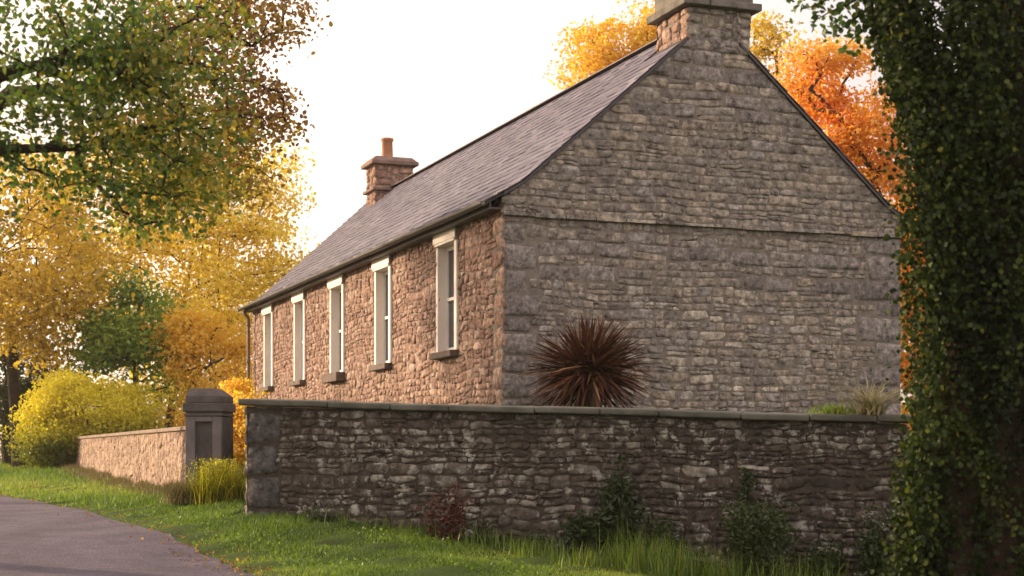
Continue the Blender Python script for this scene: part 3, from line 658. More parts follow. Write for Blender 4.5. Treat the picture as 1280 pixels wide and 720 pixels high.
# near chimney (flush with the gable) and far chimney
def chimney(name, x0, x1, y0, y1, z0, z1, mt, mort, capm, band=None, seed=1, label=None, big=True):
    c = MB(); c.box((x0+.02, y0+.02, z0), (x1-.02, y1-.02, z1), 1)
    sf = (lambda x, z, r: (r.uniform(.22, .5), r.uniform(.1, .24))) if big else (lambda x, z, r: (r.uniform(.2, .45), r.uniform(.14, .24)))
    H = z1-z0
    for (O, U, Nn, W, sd) in (((x0, y0+.02, z0), (1, 0, 0), (0, -1, 0), x1-x0, 1), ((x0+.02, y0, z0), (0, 1, 0), (-1, 0, 0), y1-y0, 2), ((x1-.02, y0, z0), (0, 1, 0), (1, 0, 0), y1-y0, 3), ((x0, y1-.02, z0), (1, 0, 0), (0, 1, 0), x1-x0, 4)):
        mi = 2 if (big and sd == 2) else 0
        stones(c, pack(W, H, sf, seed=seed*10+sd), planar(O, U, Nn), mi, .03, .006, .4, .01, .008, seed=seed*10+sd, tintfn=(lambda a, b, t_: t_*.55+.2) if big else None)
    ch = c.build(name, [mt, mort, M['front']], house)
    if label: ch['label'] = label
    cp = MB()
    if big:
        e = .12; n = 3
        for q in range(n):
            a = x0-e+(x1-x0+2*e)*q/n; b_ = x0-e+(x1-x0+2*e)*(q+1)/n
            cp.box((a+.004, y0-e, z1), (b_-.004, y1+e, z1+.11), 0, .5, .006)
        cp.box((x0-.02, y0-.02, z1+.11), (x1+.02, y1+.02, z1+.42), 0, .3); cp.box((x0-.08, y0-.08, z1+.42), (x1+.08, y1+.08, z1+.52), 0, .6)
    else:
        cp.box((x0-.11, y0-.11, z1), (x1+.11, y1+.11, z1+.09), 0); 
        V = [(x0-.09, y0-.09, z1+.09), (x1+.09, y0-.09, z1+.09), (x1+.09, y1+.09, z1+.09), (x0-.09, y1+.09, z1+.09), (x0+.02, y0+.02, z1+.2), (x1-.02, y0+.02, z1+.2), (x1-.02, y1-.02, z1+.2), (x0+.02, y1-.02, z1+.2)]
        cp.add(V, np.array([(4,5,6,7),(0,1,5,4),(1,2,6,5),(2,3,7,6),(3,0,4,7)]))
    bevel(cp.build('chimney_cap', capm, ch), .015)
    if band is not None:
        bd = MB(); bd.box((x0-.075, y0-.075, band), (x1+.075, y1+.075, band+.075)); bevel(bd.build('chimney_band', capm, ch), .02)
    return ch
c1 = chimney('chimney', CH0, CH1, -.042, .98, 7.5, 8.13, M['gable'], M['mortar_g'], M['chimcap'], seed=2, label='broad grey rubble chimney rising flush from the gable end')
for yy in (.3, .7):
    p = MB(); p.tube([(HW/2+.1, yy, 8.64), (HW/2+.1, yy, 9.2)], [.14, .12], 14); p.build('chimney_pot', M['terracotta'], c1)
CY = 15.85
c2 = chimney('chimney', HW/2-.47, HW/2+.47, CY, CY+.78, 7.3, 8.6, M['chim'], M['mortar_f'], M['chimcap2'], band=7.98, seed=4, label='sandy brown far chimney with one tall pot', big=False)
p = MB(); prof_ = [(0, .15), (.06, .14), (.42, .125), (.44, .15), (.5, .15)]
p.tube([(HW/2-.05, CY+.42, 8.8+h) for h, _ in prof_], [r_ for _, r_ in prof_], 14); p.build('chimney_pot', M['terracotta'], c2)

# ------------------------------------------------------------------ boundary wall
wl = empty('boundary_wall', (WA[0], WA[1], 0), math.atan2(WU[1], WU[0]))
tag(wl, 'dark mossy rubble boundary wall with lichen and flat coping below the gable', 'wall')
def topz(a): return 2.29 + (2.02-2.29)*a/WL       # underside of coping along the wall
def wworld(a, d): return WA[0]+WU[0]*a+WN[0]*d, WA[1]+WU[1]*a+WN[1]*d
wm = MB(); T = .42
V = [(0.02, .03, -.6), (WL-.02, .03, -.6), (WL-.02, T, -.6), (.02, T, -.6), (.02, .03, topz(0)), (WL-.02, .03, topz(WL)), (WL-.02, T, topz(WL)), (.02, T, topz(0))]
wm.add(V, np.array([(0,3,2,1),(4,5,6,7),(0,1,5,4),(1,2,6,5),(2,3,7,6),(3,0,4,7)]), .5, 1)
def bsize(x, z, r):
    if x < .62: return (r.uniform(.45, .62), r.uniform(.3, .42))
    if x < 1.5 and z > 1.9 and r.random() < .5: return (r.uniform(.3, .5), r.uniform(.2, .3))
    if r.random() < .13: return (r.uniform(.25, .45), r.uniform(.12, .2))
    return (r.uniform(.09, .3), r.uniform(.05, .12))
def bt(cx, cz, t_):
    left = (cx < .6); pale = ss(cx, .6, 1.2)*(1-ss(cx, 3.5, 6))
    t2 = np.where(left, .45+.25*t_, t_**1.3*(.5+.3*pale)+.12*pale)
    return np.where(rng.random(len(t_)) < .025, 1.0, t2)
bw_ = pack2(WL, 2.9, lambda z, r: r.uniform(.07, .17), (.8, 3.2), (.3, .62, .3, .46), None, split=.5, seed=31, dz=.12)
bb_ = (bw_[:, 3]-bw_[:, 1]) > .2
stones(wm, bw_[~bb_], planar((0, .03, -.6), (1, 0, 0), (0, -1, 0)), 0, .025, .003, .6, .035, .013, clampfn=lambda x: topz(x)+.6-.01, seed=9, tintfn=bt, skew=.16)
stones(wm, bw_[bb_], planar((0, .03, -.6), (1, 0, 0), (0, -1, 0)), 2, .038, .008, .25, .03, .008, clampfn=lambda x: topz(x)+.6-.01, seed=91, skew=.05)
stones(wm, pack(T, 2.9, lambda x, z, r: (.4, r.uniform(.2, .35)), seed=32), planar((.02, 0, -.6), (0, 1, 0), (-1, 0, 0)), 0, .03, .011, .3, .01, .006, clampfn=lambda x: topz(0)+.6-.01+x*0, seed=10)
stones(wm, pack(T, 2.9, lambda x, z, r: (r.uniform(.15, .4), r.uniform(.1, .2)), seed=33), planar((WL-.02, 0, -.6), (0, 1, 0), (1, 0, 0)), 0, .04, .011, .3, .01, .006, clampfn=lambda x: topz(WL)+.6-.01+x*0, seed=10)
wm.build('rubble_face', [M['boundary'], M['mortar_b'], M['corner']], wl)
cp = MB(); a = -.06
while a < WL+.04:
    b_ = min(a+rng.uniform(.7, 1.3), WL+.06); 
    if WL+.06-b_ < .3: b_ = WL+.06
    dz = rng.normal(0, .006); z0, z1 = topz(a)+.004+dz, topz(b_)+.004+dz; hh = .105
    V = [(a+.004, -.09, z0), (b_-.004, -.09, z1), (b_-.004, T+.07, z1), (a+.004, T+.07, z0), (a+.004, -.09, z0+hh*.75), (b_-.004, -.09, z1+hh*.75), (b_-.004, T+.07, z1+hh), (a+.004, T+.07, z0+hh)]
    cp.add(V, np.array([(0,3,2,1),(4,5,6,7),(0,1,5,4),(1,2,6,5),(2,3,7,6),(3,0,4,7)]), .5, 0); a = b_
bevel(cp.build('coping', M['coping'], wl), .025, 3)
# return wall going back to the house along the garden side (its end meets the main wall)
rl = RL-WA; rL = np.linalg.norm(rl); rl = rl/rL
rw = empty('side_wall', (WA[0], WA[1], 0), math.atan2(rl[1], rl[0]))
tag(rw, 'side wall running back from the left end of the dark boundary wall', 'wall')
rr = MB(); rr.box((.46, -.44, 0), (rL, -.04, 2.2), 1)
stones(rr, pack(rL-.46, 2.2, lambda x, z, r: (r.uniform(.2, .5), r.uniform(.12, .25)), cw=.12, ch=.1, seed=35), planar((.46, -.04, 0), (1, 0, 0), (0, 1, 0)), 0, .05, seed=12, jag=.01)
rr.build('rubble_face', [M['boundary'], M['mortar_b']], rw)
rr = MB(); rr.box((.53, -.5, 2.2), (rL, .02, 2.3)); bevel(rr.build('coping', M['coping'], rw), .02)

# ------------------------------------------------------------------ gate pillar and low pink wall
pb = at(262, 560, 24.0); pz = float(low_ground(pb[0], pb[1]))
pil = empty('gate_pillar', (pb[0], pb[1], pz), math.atan2(WU[1], WU[0])*.6)
tag(pil, 'square dark stone gate pillar with recessed panel and chamfered cap', 'pillar')
def pzr(py): return EYE+(575-py)/2000*24-pz
p = MB(); h1 = pzr(521); W_ = .28
p.box((-W_, -W_+.07, -.3), (W_, W_, h1)); bevel(p.build('shaft', M['pillar'], pil), .012)
p = MB(); p.box((-W_, -W_, -.3), (-W_+.15, -W_+.068, h1)); p.box((W_-.145, -W_, -.3), (W_, -W_+.068, h1)); p.box((-W_+.152, -W_, h1-.08), (W_-.147, -W_+.068, h1)); p.box((-W_+.152, -W_, -.3), (W_-.147, -W_+.068, .18))
bevel(p.build('panel_border', M['pillar_pale'], pil), .012)
p = MB(); p.box((-W_-.015, -W_-.015, h1+.002), (W_+.015, W_+.015, h1+.045)); p.box((-W_, -W_, h1+.045), (W_, W_, pzr(515)-.001)); p.box((-W_-.03, -W_-.03, pzr(515)), (W_+.03, W_+.03, pzr(504)), jit=.002)
z0, z1 = pzr(504), pzr(486)
V = [(-W_-.0, -W_, z0), (W_, -W_, z0), (W_, W_, z0), (-W_, W_, z0), (-W_, -W_, z0+.1), (W_, -W_, z0+.1), (W_, W_, z0+.1), (-W_, W_, z0+.1), (-W_+.04, -W_+.08, z1), (W_-.15, -W_+.08, z1), (W_-.15, W_-.1, z1), (-W_+.04, W_-.1, z1)]
p.add(V, np.array([(0,1,5,4),(1,2,6,5),(2,3,7,6),(3,0,4,7),(4,5,9,8),(5,6,10,9),(6,7,11,10),(7,4,8,11),(8,9,10,11),(0,3,2,1)]))
bevel(p.build('cap', M['pillar'], pil), .015)
A = np.array([pb[0]-.2, pb[1]+.32]); B = at(82, 560, 50)[:2]; dl = B-A; LL = np.linalg.norm(dl); dl /= LL
lw = empty('low_wall', (A[0], A[1], 0), math.atan2(dl[1], dl[0]))
tag(lw, 'low pinkish rendered verge wall running back from the gate pillar', 'wall')
def lt(a): return (EYE+(575-533)/2000*24.3) + ((EYE+(575-548)/2000*49) - (EYE+(575-533)/2000*24.3))*a/LL
p = MB()
p.add([(0,-.15,.2),(LL,-.15,.2),(LL,.15,.2),(0,.15,.2),(0,-.15,lt(0)-.06),(LL,-.15,lt(LL)-.06),(LL,.15,lt(LL)-.06),(0,.15,lt(0)-.06)], np.array([(0,3,2,1),(4,5,6,7),(0,1,5,4),(1,2,6,5),(2,3,7,6),(3,0,4,7)]), .5, 1)
rs = pack(LL, 2.0, lambda x, z, r: (r.uniform(.2, .5), r.uniform(.12, .25)), cw=.1, ch=.08, seed=41)
stones(p, rs, planar((0, .15, .2), (1, 0, 0), (0, 1, 0)), 0, .008, .006, .5, .04, .012, clampfn=lambda x: lt(x)-.27, seed=13)
p.build('rendered_face', [M['dwarf'], M['dwarf']], lw)
p = MB(); n = 26
for q in range(n):
    a, b_ = LL*q/n, LL*(q+1)/n
    p.add([(a+.005,-.2,lt(a)-.056),(b_-.005,-.2,lt(b_)-.056),(b_-.005,.2,lt(b_)-.056),(a+.005,.2,lt(a)-.056),(a+.005,-.2,lt(a)+.02),(b_-.005,-.2,lt(b_)+.02),(b_-.005,.2,lt(b_)+.01),(a+.005,.2,lt(a)+.01)], np.array([(0,3,2,1),(4,5,6,7),(0,1,5,4),(1,2,6,5),(2,3,7,6),(3,0,4,7)]))
bevel(p.build('coping', M['coping_pale'], lw), .015)
e = B; ez = float(low_ground(*e))
p = MB(); p.box((LL+.01, -.26, .3), (LL+.55, .26, lt(LL)-.12)); p.prism([(LL+.01, lt(LL)-.12), (LL+.55, lt(LL)-.12), (LL+.4, lt(LL)+.05), (LL+.16, lt(LL)+.05)], 1, -.26, .26)
bevel(p.build('end_pier', M['dwarf'], lw), .02)

# ------------------------------------------------------------------ trees
def gb(px, d, py=560): p_ = at(px, py, d); p_[2] = float(low_ground(p_[0], p_[1])); return p_
def ell(px, py, d, rx, rz, w_=1, ry=None): return (at(px, py, d), (rx, ry or rx, rz), w_)
lab = 'trees behind the low wall'
tree('autumn_tree', 'tall yellow leaved tree behind the green tree near the far end of the house', 'tree', gb(205, 52),
     [ell(225, 330, 52, 3.8, 3.2, 3), ell(310, 350, 52, 2.2, 2.4, 1.4), ell(150, 260, 52, 3, 2.4, 1.5), ell(285, 240, 52, 2.6, 1.8, 1.5), ell(240, 430, 51, 2.8, 2.2, 1.3)], 'l_yellow', 260, .5, 36000, .145, bw=.9, tbase=.6, trunk_r=.16, fork=2.5, extra_trunks=((-1.2, .3, .1), (.8, .4, .11), (1.6, -.3, .08)))
tree('autumn_tree', 'deep golden tree at the far left edge with a dark trunk', 'tree', gb(25, 48),
     [ell(10, 300, 48, 3.2, 3.6, 3), ell(70, 370, 47, 1.8, 2.2, 1.2), ell(-80, 360, 48, 2.6, 3, 1)], 'l_olive', 170, .6, 20000, .17, bark='bark_dark', trunk_r=.2, fork=3.2, tbase=.8, bw=.9, extra_trunks=((.8, .2, .13),))
tree('green_tree', 'small rich green leafy tree behind the yellow bush', 'tree', gb(165, 47),
     [ell(170, 400, 47, 1.3, 1.3, 2), ell(130, 430, 47, .8, .9, 1), ell(200, 450, 47, .9, 1.1, 1)], 'l_green', 60, .42, 9000, .15, trunk_r=.1, fork=1.5, tbase=.6)
tree('golden_tree', 'small golden tree between the green tree and the house end', 'tree', gb(262, 46),
     [ell(265, 450, 46, 1.15, 1.3, 2), ell(235, 420, 46, .8, .7, 1), ell(290, 500, 45, .7, 1.0, 1), ell(255, 520, 45, .9, .8, .8)], 'l_gold', 70, .35, 10500, .12, trunk_r=.07, fork=1.0, tbase=.6)
tree('dark_evergreen', 'dark evergreen tree low at the far left behind the grass verge', 'tree', gb(12, 53),
     [ell(5, 480, 53, 1.5, 1.7, 2), ell(60, 500, 54, 1.3, 1.2, 1), ell(-50, 520, 52, 1.6, 1.6, 1)], 'l_deep', 70, .5, 9000, .14, bark='bark_dark', trunk_r=.22, fork=1.6)
# bush
bb = gb(112, 45)
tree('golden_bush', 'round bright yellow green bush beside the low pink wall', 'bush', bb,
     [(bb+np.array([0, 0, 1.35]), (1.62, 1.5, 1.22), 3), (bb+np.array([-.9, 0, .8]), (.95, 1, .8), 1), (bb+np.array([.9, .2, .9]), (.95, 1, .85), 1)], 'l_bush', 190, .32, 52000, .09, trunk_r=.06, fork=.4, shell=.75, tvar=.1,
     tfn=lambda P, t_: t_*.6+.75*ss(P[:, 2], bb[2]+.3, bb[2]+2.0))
sb = gb(304, 31)
tree('golden_shrub', 'golden shrub glimpsed through the gap between pillar and dark wall', 'shrub', sb,
     [(sb+np.array([0, 0, .9]), (.5, .6, .85), 2), (sb+np.array([-.3, .6, 1.2]), (.4, .5, .8), 1)], 'l_gold', 60, .2, 9000, .08, trunk_r=.04, fork=.4, tbase=.65)
tv = np.array([-16.5, 30.5, 0]); tv[2] = float(low_ground(tv[0], tv[1]))
tree('roadside_tree', 'loose roadside tree standing out of the picture on the left', 'tree', tv,
     [(tv+np.array([0, 0, 7.2]), (2.4, 2.2, 2.4), 2), (tv+np.array([1.0, -1.2, 5.6]), (1.6, 1.6, 1.2), 1)], 'l_olive', 70, .5, 7000, .13, trunk_r=.2, fork=3.5)
# trees behind the house
tree('autumn_tree', 'golden yellow tree rising behind the roof beside the gable chimney', 'tree', gb(790, 56),
     [ell(780, 90, 56, 1.9, 2.3, 3), ell(835, 60, 56, 1.6, 1.6, 1), ell(800, 200, 56, 3.2, 3, 2), ell(690, 150, 56, .45, .7, .35)], 'l_gold', 120, .45, 20000, .16, trunk_r=.2, fork=5, tbase=.7)
tree('autumn_tree', 'thin yellow green tree showing just right of the gable chimney', 'tree', gb(965, 50),
     [ell(958, 85, 50, .75, 1.5, 1.3), ell(985, 180, 50, 1.6, 2.2, 2)], 'l_olive', 60, .35, 6000, .14, trunk_r=.12, fork=4.5, tbase=.9)
tree('beech_tree', 'orange red beech tree filling the gap between gable and ivy trunk', 'tree', gb(1085, 34),
     [ell(1075, 170, 34, 1.15, 1.1, 2.4), ell(1030, 95, 34, .85, .8, 1.6), ell(1110, 260, 34, 1.2, 1.3, 2.4), ell(1030, 190, 34, .6, 1, .8), ell(1150, 420, 33, 1.0, 2.2, 2.2), ell(1180, 300, 34, 1.2, 2, 1.5), ell(1150, 590, 32, .9, 1.4, 1.6), ell(1150, 500, 33, .8, 1.6, 1.6), ell(1140, 360, 33.5, .5, 1.6, 1.6)], 'l_orange', 230, .32, 42000, .105, trunk_r=.15, fork=2.2, tbase=.8, tvar=.22,
     tfn=lambda P, t_: t_+.18*np.sin(P[:, 2]*1.9))
# far woodland mass
wd_ = MB(); n = 26000; C = rng.uniform(0, 1, (220, 3)); cxs = (C[:, 0]-.5)*150; cys = 88+C[:, 1]*30; cc = np.stack([cxs, cys, 1.5+C[:, 2]*4.2], -1)
idx = rng.integers(0, 220, n); leaves(wd_, cc[idx]+rng.normal(0, 1.3, (n, 3)), .6, rng.normal(.4, .25, n))
tag(wd_.build('far_woodland', M['l_olive']), 'low hazy mass of far trees behind everything', 'woodland', kind='stuff')

# near overhead trees on the left
tb = np.array([-8.2, 12.5, 0]); tb[2] = float(low_ground(tb[0], tb[1]))
tree('overhanging_tree', 'dark green leafy tree whose branches hang over the road at upper left', 'tree', tb,
     [ell(30, 60, 12.5, 1.15, .85, 2.6), ell(130, 130, 12.7, .8, .65, 2), ell(200, 60, 12.8, .7, .45, 1), ell(215, 190, 12.8, .62, .42, 1.3), ell(-30, 220, 12.4, .7, .5, .9), ell(170, 235, 12.8, .6, .35, .7), ell(-350, 100, 12.5, 1.6, 1.2, 1)], 'l_near', 240, .2, 13500, .054, bark='bark_dark', trunk_r=.28, fork=3.6, tvar=.2, tbase=.42, six=True, shell=.1, bw=.5,
     tfn=lambda P, t_: t_ - .06 + .3*ss(P[:, 0], -3.6, -2.2))
tb2 = np.array([-9.5, 18.2, 0]); tb2[2] = float(low_ground(tb2[0], tb2[1]))
tree('overhanging_tree', 'bronze brown leafed tree with fine sprays against the white sky above', 'tree', tb2,
     [ell(250, 10, 17, .95, .45, 1.7), ell(310, 30, 17, .75, .42, 1.2), ell(150, 60, 17.2, .9, .6, 1.1), ell(250, 110, 17, .95, .5, 2.0), ell(310, 140, 17, .5, .4, 1.0), ell(200, 200, 17, 1.0, .5, 1.6), ell(280, 215, 17, .65, .4, 1.3), ell(190, 270, 17, .7, .35, .8), ell(-250, 20, 18, 1.5, .9, 1)], 'l_brown', 320, .17, 15500, .056, bark='bark_dark', trunk_r=.2, fork=4, tvar=.2, tbase=.45, six=True, shell=.1, bw=.55,
     tfn=lambda P, t_: t_ + .45*(1-ss(P[:, 2], 4.3, 5.7)))
# a clear lone limb
lm = bpy.data.objects['overhanging_tree']
mb = MB(); P = np.array([at(-180, 215, 12.4), at(-60, 192, 12.4), at(20, 186, 12.45), at(95, 184, 12.5), at(160, 165, 12.6), at(230, 150, 12.7)])-tb
mb.tube(np.vstack([[(.05, 0, 3.2)], P]), [.12, .075, .055, .042, .03, .02, .01], 7, lump=.06); mb.build('branch', M['bark_dark'], lm)

# ------------------------------------------------------------------ ivy tree on the right
ID = 13.0
ib = at(1262, 560, ID); ib[2] = float(low_ground(ib[0], ib[1])); ivt = empty('ivy_tree', ib)
tag(ivt, 'massive tree trunk cloaked in dark ivy at the right edge', 'tree')
def ip(px, py, d=ID): return at(px, py, d)-ib
stems = [  # (points (px, py), radius px, depth)
    ([(1205, 900), (1222, 720), (1240, 560), (1252, 400), (1262, 250), (1275, 100), (1290, -60), (1300, -200)], [100, 84, 78, 76, 77, 76, 72, 66], ID),
    ([(1190, 900), (1188, 720), (1200, 560), (1206, 400), (1198, 270), (1172, 150), (1130, 40), (1100, -80), (1070, -200)], [70, 50, 40, 38, 36, 32, 31, 28, 26], ID-.25),
    ([(1330, 900), (1320, 700), (1325, 400), (1340, 200), (1350, 0), (1350, -200)], [80, 70, 60, 55, 50, 45], ID-.1),
]
tk = MB(); ivp = []; ivn = []
for (pp, rr_, d_) in stems:
    P = smooth_line(np.array([ip(a, b_, d_) for a, b_ in pp]), 8); R = np.interp(np.linspace(0, 1, len(P)), np.linspace(0, 1, len(rr_)), rr_)/2000*d_
    tk.tube(P, R*.82, 20, lump=.035)
    seg = rng.integers(0, len(P)-1, 44000 if rr_[0] > 100 else 26000); f_ = rng.random(len(seg))[:, None]; c = P[seg]*(1-f_)+P[seg+1]*f_
    th = rng.uniform(0, 2*PI, len(seg)); nrm = np.stack([np.cos(th), np.sin(th), 0*th], -1)
    lump = 1+.15*np.sin(c[:, 2]*1.7+th*4)+.10*np.sin(c[:, 2]*3.3-th*7+1)+.06*np.sin(c[:, 2]*9+th*9)
    thick = rng.uniform(.93, 1.2, len(seg))
    q = c+nrm*(R[seg]*lump*thick)[:, None]
    ivp.append(q); ivn.append(nrm)
tk.build('trunk', M['bark_ivy'], ivt)
ivp = np.concatenate(ivp); ivn = np.concatenate(ivn)
# bare bark patch, seen between the ivy
W_ = ivp+ib; px = 640+W_[:, 0]/W_[:, 1]*2000; py = 575-(W_[:, 2]-EYE)/W_[:, 1]*2000
bare = (np.exp(-((px-1212+.03*(py-600))/20)**2)*ss(py, 530, 600)) > .15+rng.random(len(px))*1.2
bare |= (np.exp(-((px-1255)/16)**2)*ss(py, 600, 680)) > .2+rng.random(len(px))*1.3
keep = ~bare
iv = MB(); tint = .38+.2*np.sin(ivp[:, 2]*2.3+ivp[:, 0]*4)+.13*np.sin(ivp[:, 2]*6+ivp[:, 0]*9+2)+rng.normal(0, .16, len(ivp))
dn = ivn*.55+np.array([0, 0, -.9]); leaves(iv, ivp[keep], .043, tint[keep], up=0, aspect=.9, dirs=dn[keep], six=True)
# hanging strands and sprays
for (a, b_, n, sp) in (((1135, 120), (1148, 420), 900, 14), ((1150, 260), (1152, 560), 900, 12), ((1150, 560), (1138, 740), 1600, 14), ((1180, 60), (1165, 300), 900, 14), ((1100, -20), (1125, 110), 700, 12),
                      ((1128, 80), (1160, 260), 900, 14), ((1140, -20), (1125, 90), 260, 10), ((1205, 150), (1195, 400), 800, 16), ((1290, 150), (1260, 500), 1200, 20), ((1222, -30), (1212, 130), 1500, 16), ((1250, -40), (1240, 200), 1500, 16), ((1190, -30), (1185, 60), 500, 12)):
    t_ = rng.random(n)[:, None]; q = ip(a[0], a[1], ID-.55)*(1-t_)+ip(b_[0], b_[1], ID-.55)*t_+rng.normal(0, 1, (n, 3))*np.array([sp/2000*ID, .12, .08])
    leaves(iv, q, .043, rng.normal(.55, .2, n), up=0, aspect=.9, dirs=np.tile([0, -.3, -.8], (n, 1)), six=True)
iv.build('ivy', M['l_ivy'], ivt)
sp = MB(); twp = MB()
for (a, b_) in (((1090, -30), (1000, 12)), ((1085, -10), (1020, 25)), ((1085, 10), (1045, 40)), ((1080, -40), (985, -5)), ((1095, 20), (1060, 55)), ((1140, 30), (1132, 75)), ((1160, -20), (1120, 20))):
    P = path(ip(*a, ID-.3), ip(*b_, ID-.3), 6, -.02, .04); twp.tube(P, np.linspace(.012, .004, 6), 4, caps=False)
    c = P[rng.integers(1, 6, 60)]+rng.normal(0, .055, (60, 3)); leaves(sp, c, .058, rng.normal(.3, .2, 60), six=True, aspect=.8)
sp.build('crown', M['l_near'], ivt); twp.build('branch', M['bark_dark'], ivt)

# ------------------------------------------------------------------ garden plants behind the wall
ct_ = at(737, 452, 21.15); cz0 = 1.93
co = empty('sword_leaf_plant', (ct_[0], ct_[1], cz0)); tag(co, 'spiky dark red sword leaved plant rising above the boundary wall', 'plant')
cen = np.array([0, 0, ct_[2]-cz0-.13]); s_ = MB(); n = 1150
d = rng.normal(0, 1, (n, 3)); d[:, 2] += .3; d /= np.linalg.norm(d, axis=1)[:, None]; d = d[d[:, 2] > -.85]; n = len(d)
L = np.where(rng.random(n) < .3, rng.uniform(.35, .7, n), rng.uniform(.7, .88, n)); side = np.cross(d, [0, 0, 1]); side /= np.linalg.norm(side, axis=1)[:, None]
side = side*np.cos(.6)+np.cross(d, side)*np.sin(rng.uniform(-1, 1, n))[:, None]*.6
rows = []; dr = np.abs(rng.normal(0, .09, n)); oj = rng.normal(0, .07, (n, 3))
for tt, wf in ((.05, .55), (.35, 1), (.7, .75), (1, 0.02)):
    c = cen+oj*(1-tt)+d*(L*tt)[:, None]*np.array([1.16, 1.1, 1.0]); c[:, 2] -= ((1-abs(d[:, 2]))*.12+dr)*tt**2.2*L
    rows.append(c-side*.021*wf); rows.append(c+side*.021*wf)
V = np.stack(rows, 1); o = (np.arange(n)*8)[:, None]; F = np.concatenate([o+np.array([[2*i, 2*i+1, 2*i+3, 2*i+2]]) for i in range(3)])
s_.add(V.reshape(-1, 3), F, np.repeat(np.clip(rng.normal(.5, .25, n), 0, 1), 8)); s_.build('sword_leaves', M['cordy'], co)
s_ = MB(); 
s_.tube([(0, 0, -.1), (.02, 0, .4), (0, 0, cen[2])], [.075, .06, .05], 8); s_.tube([(.14, .05, -.1), (.1, 0, .4), (.03, 0, cen[2])], [.06, .05, .04], 8); s_.build('trunk', M['bark'], co)
s_ = MB(); n = 60; b0 = cen-np.array([0, 0, .1])+rng.normal(0, .05, (n, 3)); az = rng.uniform(0, 2*PI, n)
r0 = rng.uniform(.04, .2, n); rows = []
for tt in (0, .4, .75, 1):
    c = b0+np.stack([np.cos(az)*r0*np.sqrt(tt+.02), np.sin(az)*r0*np.sqrt(tt+.02), -.42*tt**1.6*rng.uniform(.9, 1.1, n)], -1)
    sd = np.stack([-np.sin(az), np.cos(az), 0*az], -1)*.013; rows += [c-sd, c+sd]
V = np.stack(rows, 1); o = (np.arange(n)*8)[:, None]; F = np.concatenate([o+np.array([[2*i, 2*i+1, 2*i+3, 2*i+2]]) for i in range(3)])
s_.add(V.reshape(-1, 3), F, np.repeat(rng.random(n), 8)); s_.build('withered_leaves', M['cordy_dead'], co)

def tuft(name, label, cat, base, n, h, lean, wdt, mat, spread, group=None, tb=.5, seg=4, curl=1.6):
    o = empty(name, base); tag(o, label, cat, group); m_ = MB()
    B_ = rng.normal(0, 1, (n, 3))*np.array([spread, spread, 0]); 
    blades(m_, B_, rng.uniform(.6, 1.1, n)*h, np.abs(rng.normal(lean, .3, n)), np.full(n, wdt), rng.normal(tb, .2, n), seg, 0, curl=curl)
    m_.build('blades', M[mat], o); return o
def on_wall_garden(px, d):
    a = (px/1000.-.305)/.825*WL; x, y = wworld(a, d); return (x, y, topz(a)+.09)
tuft('grass_tuft', 'pale arching grass tuft spilling over the right end of the boundary wall', 'grass', on_wall_garden(1092, .10), 150, .62, 1.25, .026, 'straw', .07, tb=1.0)
tuft('grass_tuft', 'small green grass tuft just left of the pale arching tuft on the wall', 'grass', on_wall_garden(1045, .2), 200, .2, 1.0, .014, 'grass', .12)
# plants at the foot of the boundary wall
def foot(px, out): # point in front of the wall at pixel px, 'out' metres from its face
    a = (px-640)/2000.; p0 = WA-WN*out; s_ = (a*p0[1]-p0[0])/(WU[0]-a*WU[1]); q = p0+WU*s_
    return np.array([q[0], q[1], float(low_ground(q[0], q[1]))])
def weed(name, label, cat, base, h, wd, n_st, n_lf, leaf, mat, tb=.5, group=None, stemmat='l_weed', cone=True):
    o = empty(name, base); tag(o, label, cat, group); st = MB(); lf = MB(); pts = []
    for q in range(n_st):
        a = rng.uniform(0, 2*PI); r_ = wd*math.sqrt(rng.random())*.9; hh = h*rng.uniform(.55, 1)*(1-.5*(r_/wd) if cone else 1)
        top = (math.cos(a)*r_, math.sin(a)*r_*.5, hh); P = path((top[0]*.3, top[1]*.3, -.05), top, 6, 0, .04)
        st.tube(P, np.linspace(.008, .003, 6), 4, caps=False); pts.append(P[1:])
    pts = np.concatenate(pts); c = pts[rng.integers(0, len(pts), n_lf)]+rng.normal(0, 1, (n_lf, 3))*np.array([.06, .04, .05])
    c[:, 2] = np.maximum(c[:, 2], .01); leaves(lf, c, leaf, rng.normal(tb, .2, n_lf), aspect=.5)
    st.build('stem', M[stemmat], o); lf.build('foliage', M[mat], o); return o
weed('red_shrub', 'small russet red shrub on thin stems at the foot of the dark wall', 'shrub', foot(560, .3), .8, .3, 14, 700, .075, 'l_red')
weed('tall_weed', 'tall dark pointed weed against the middle of the dark wall', 'weed', foot(772, .28), 1.35, .3, 20, 1900, .085, 'l_weed', .35)
weed('leafy_weed', 'broad dark leafy weed clump left of the tall pointed weed', 'weed', foot(738, .32), .75, .34, 20, 1500, .085, 'l_deep', .6)
weed('fern_clump', 'bushy fresh green clump low against the right half of the dark wall', 'plant', foot(950, .38), .85, .46, 40, 4200, .065, 'l_weed', .85, cone=False)
weed('leafy_weed', 'dark weed clump close beside the ivy trunk at the foot of the wall', 'weed', foot(1095, .3), 1.05, .26, 22, 1900, .07, 'l_deep', .6)
weed('leafy_weed', 'small dark weed clump right of the fresh green clump', 'weed', foot(1030, .25), .75, .24, 16, 1000, .06, 'l_deep', .7)
weed('leafy_weed', 'short dark weed right of the tall pointed weed', 'weed', foot(822, .28), .8, .26, 14, 800, .075, 'l_weed', .5)
weed('leafy_weed', 'low dark green weed beside the left corner stones of the dark wall', 'weed', foot(405, .2), .24, .22, 12, 380, .05, 'l_weed', .6)
weed('leafy_weed', 'thin weed just right of the russet shrub at the wall foot', 'weed', foot(605, .22), .42, .18, 10, 260, .05, 'l_weed', .6)
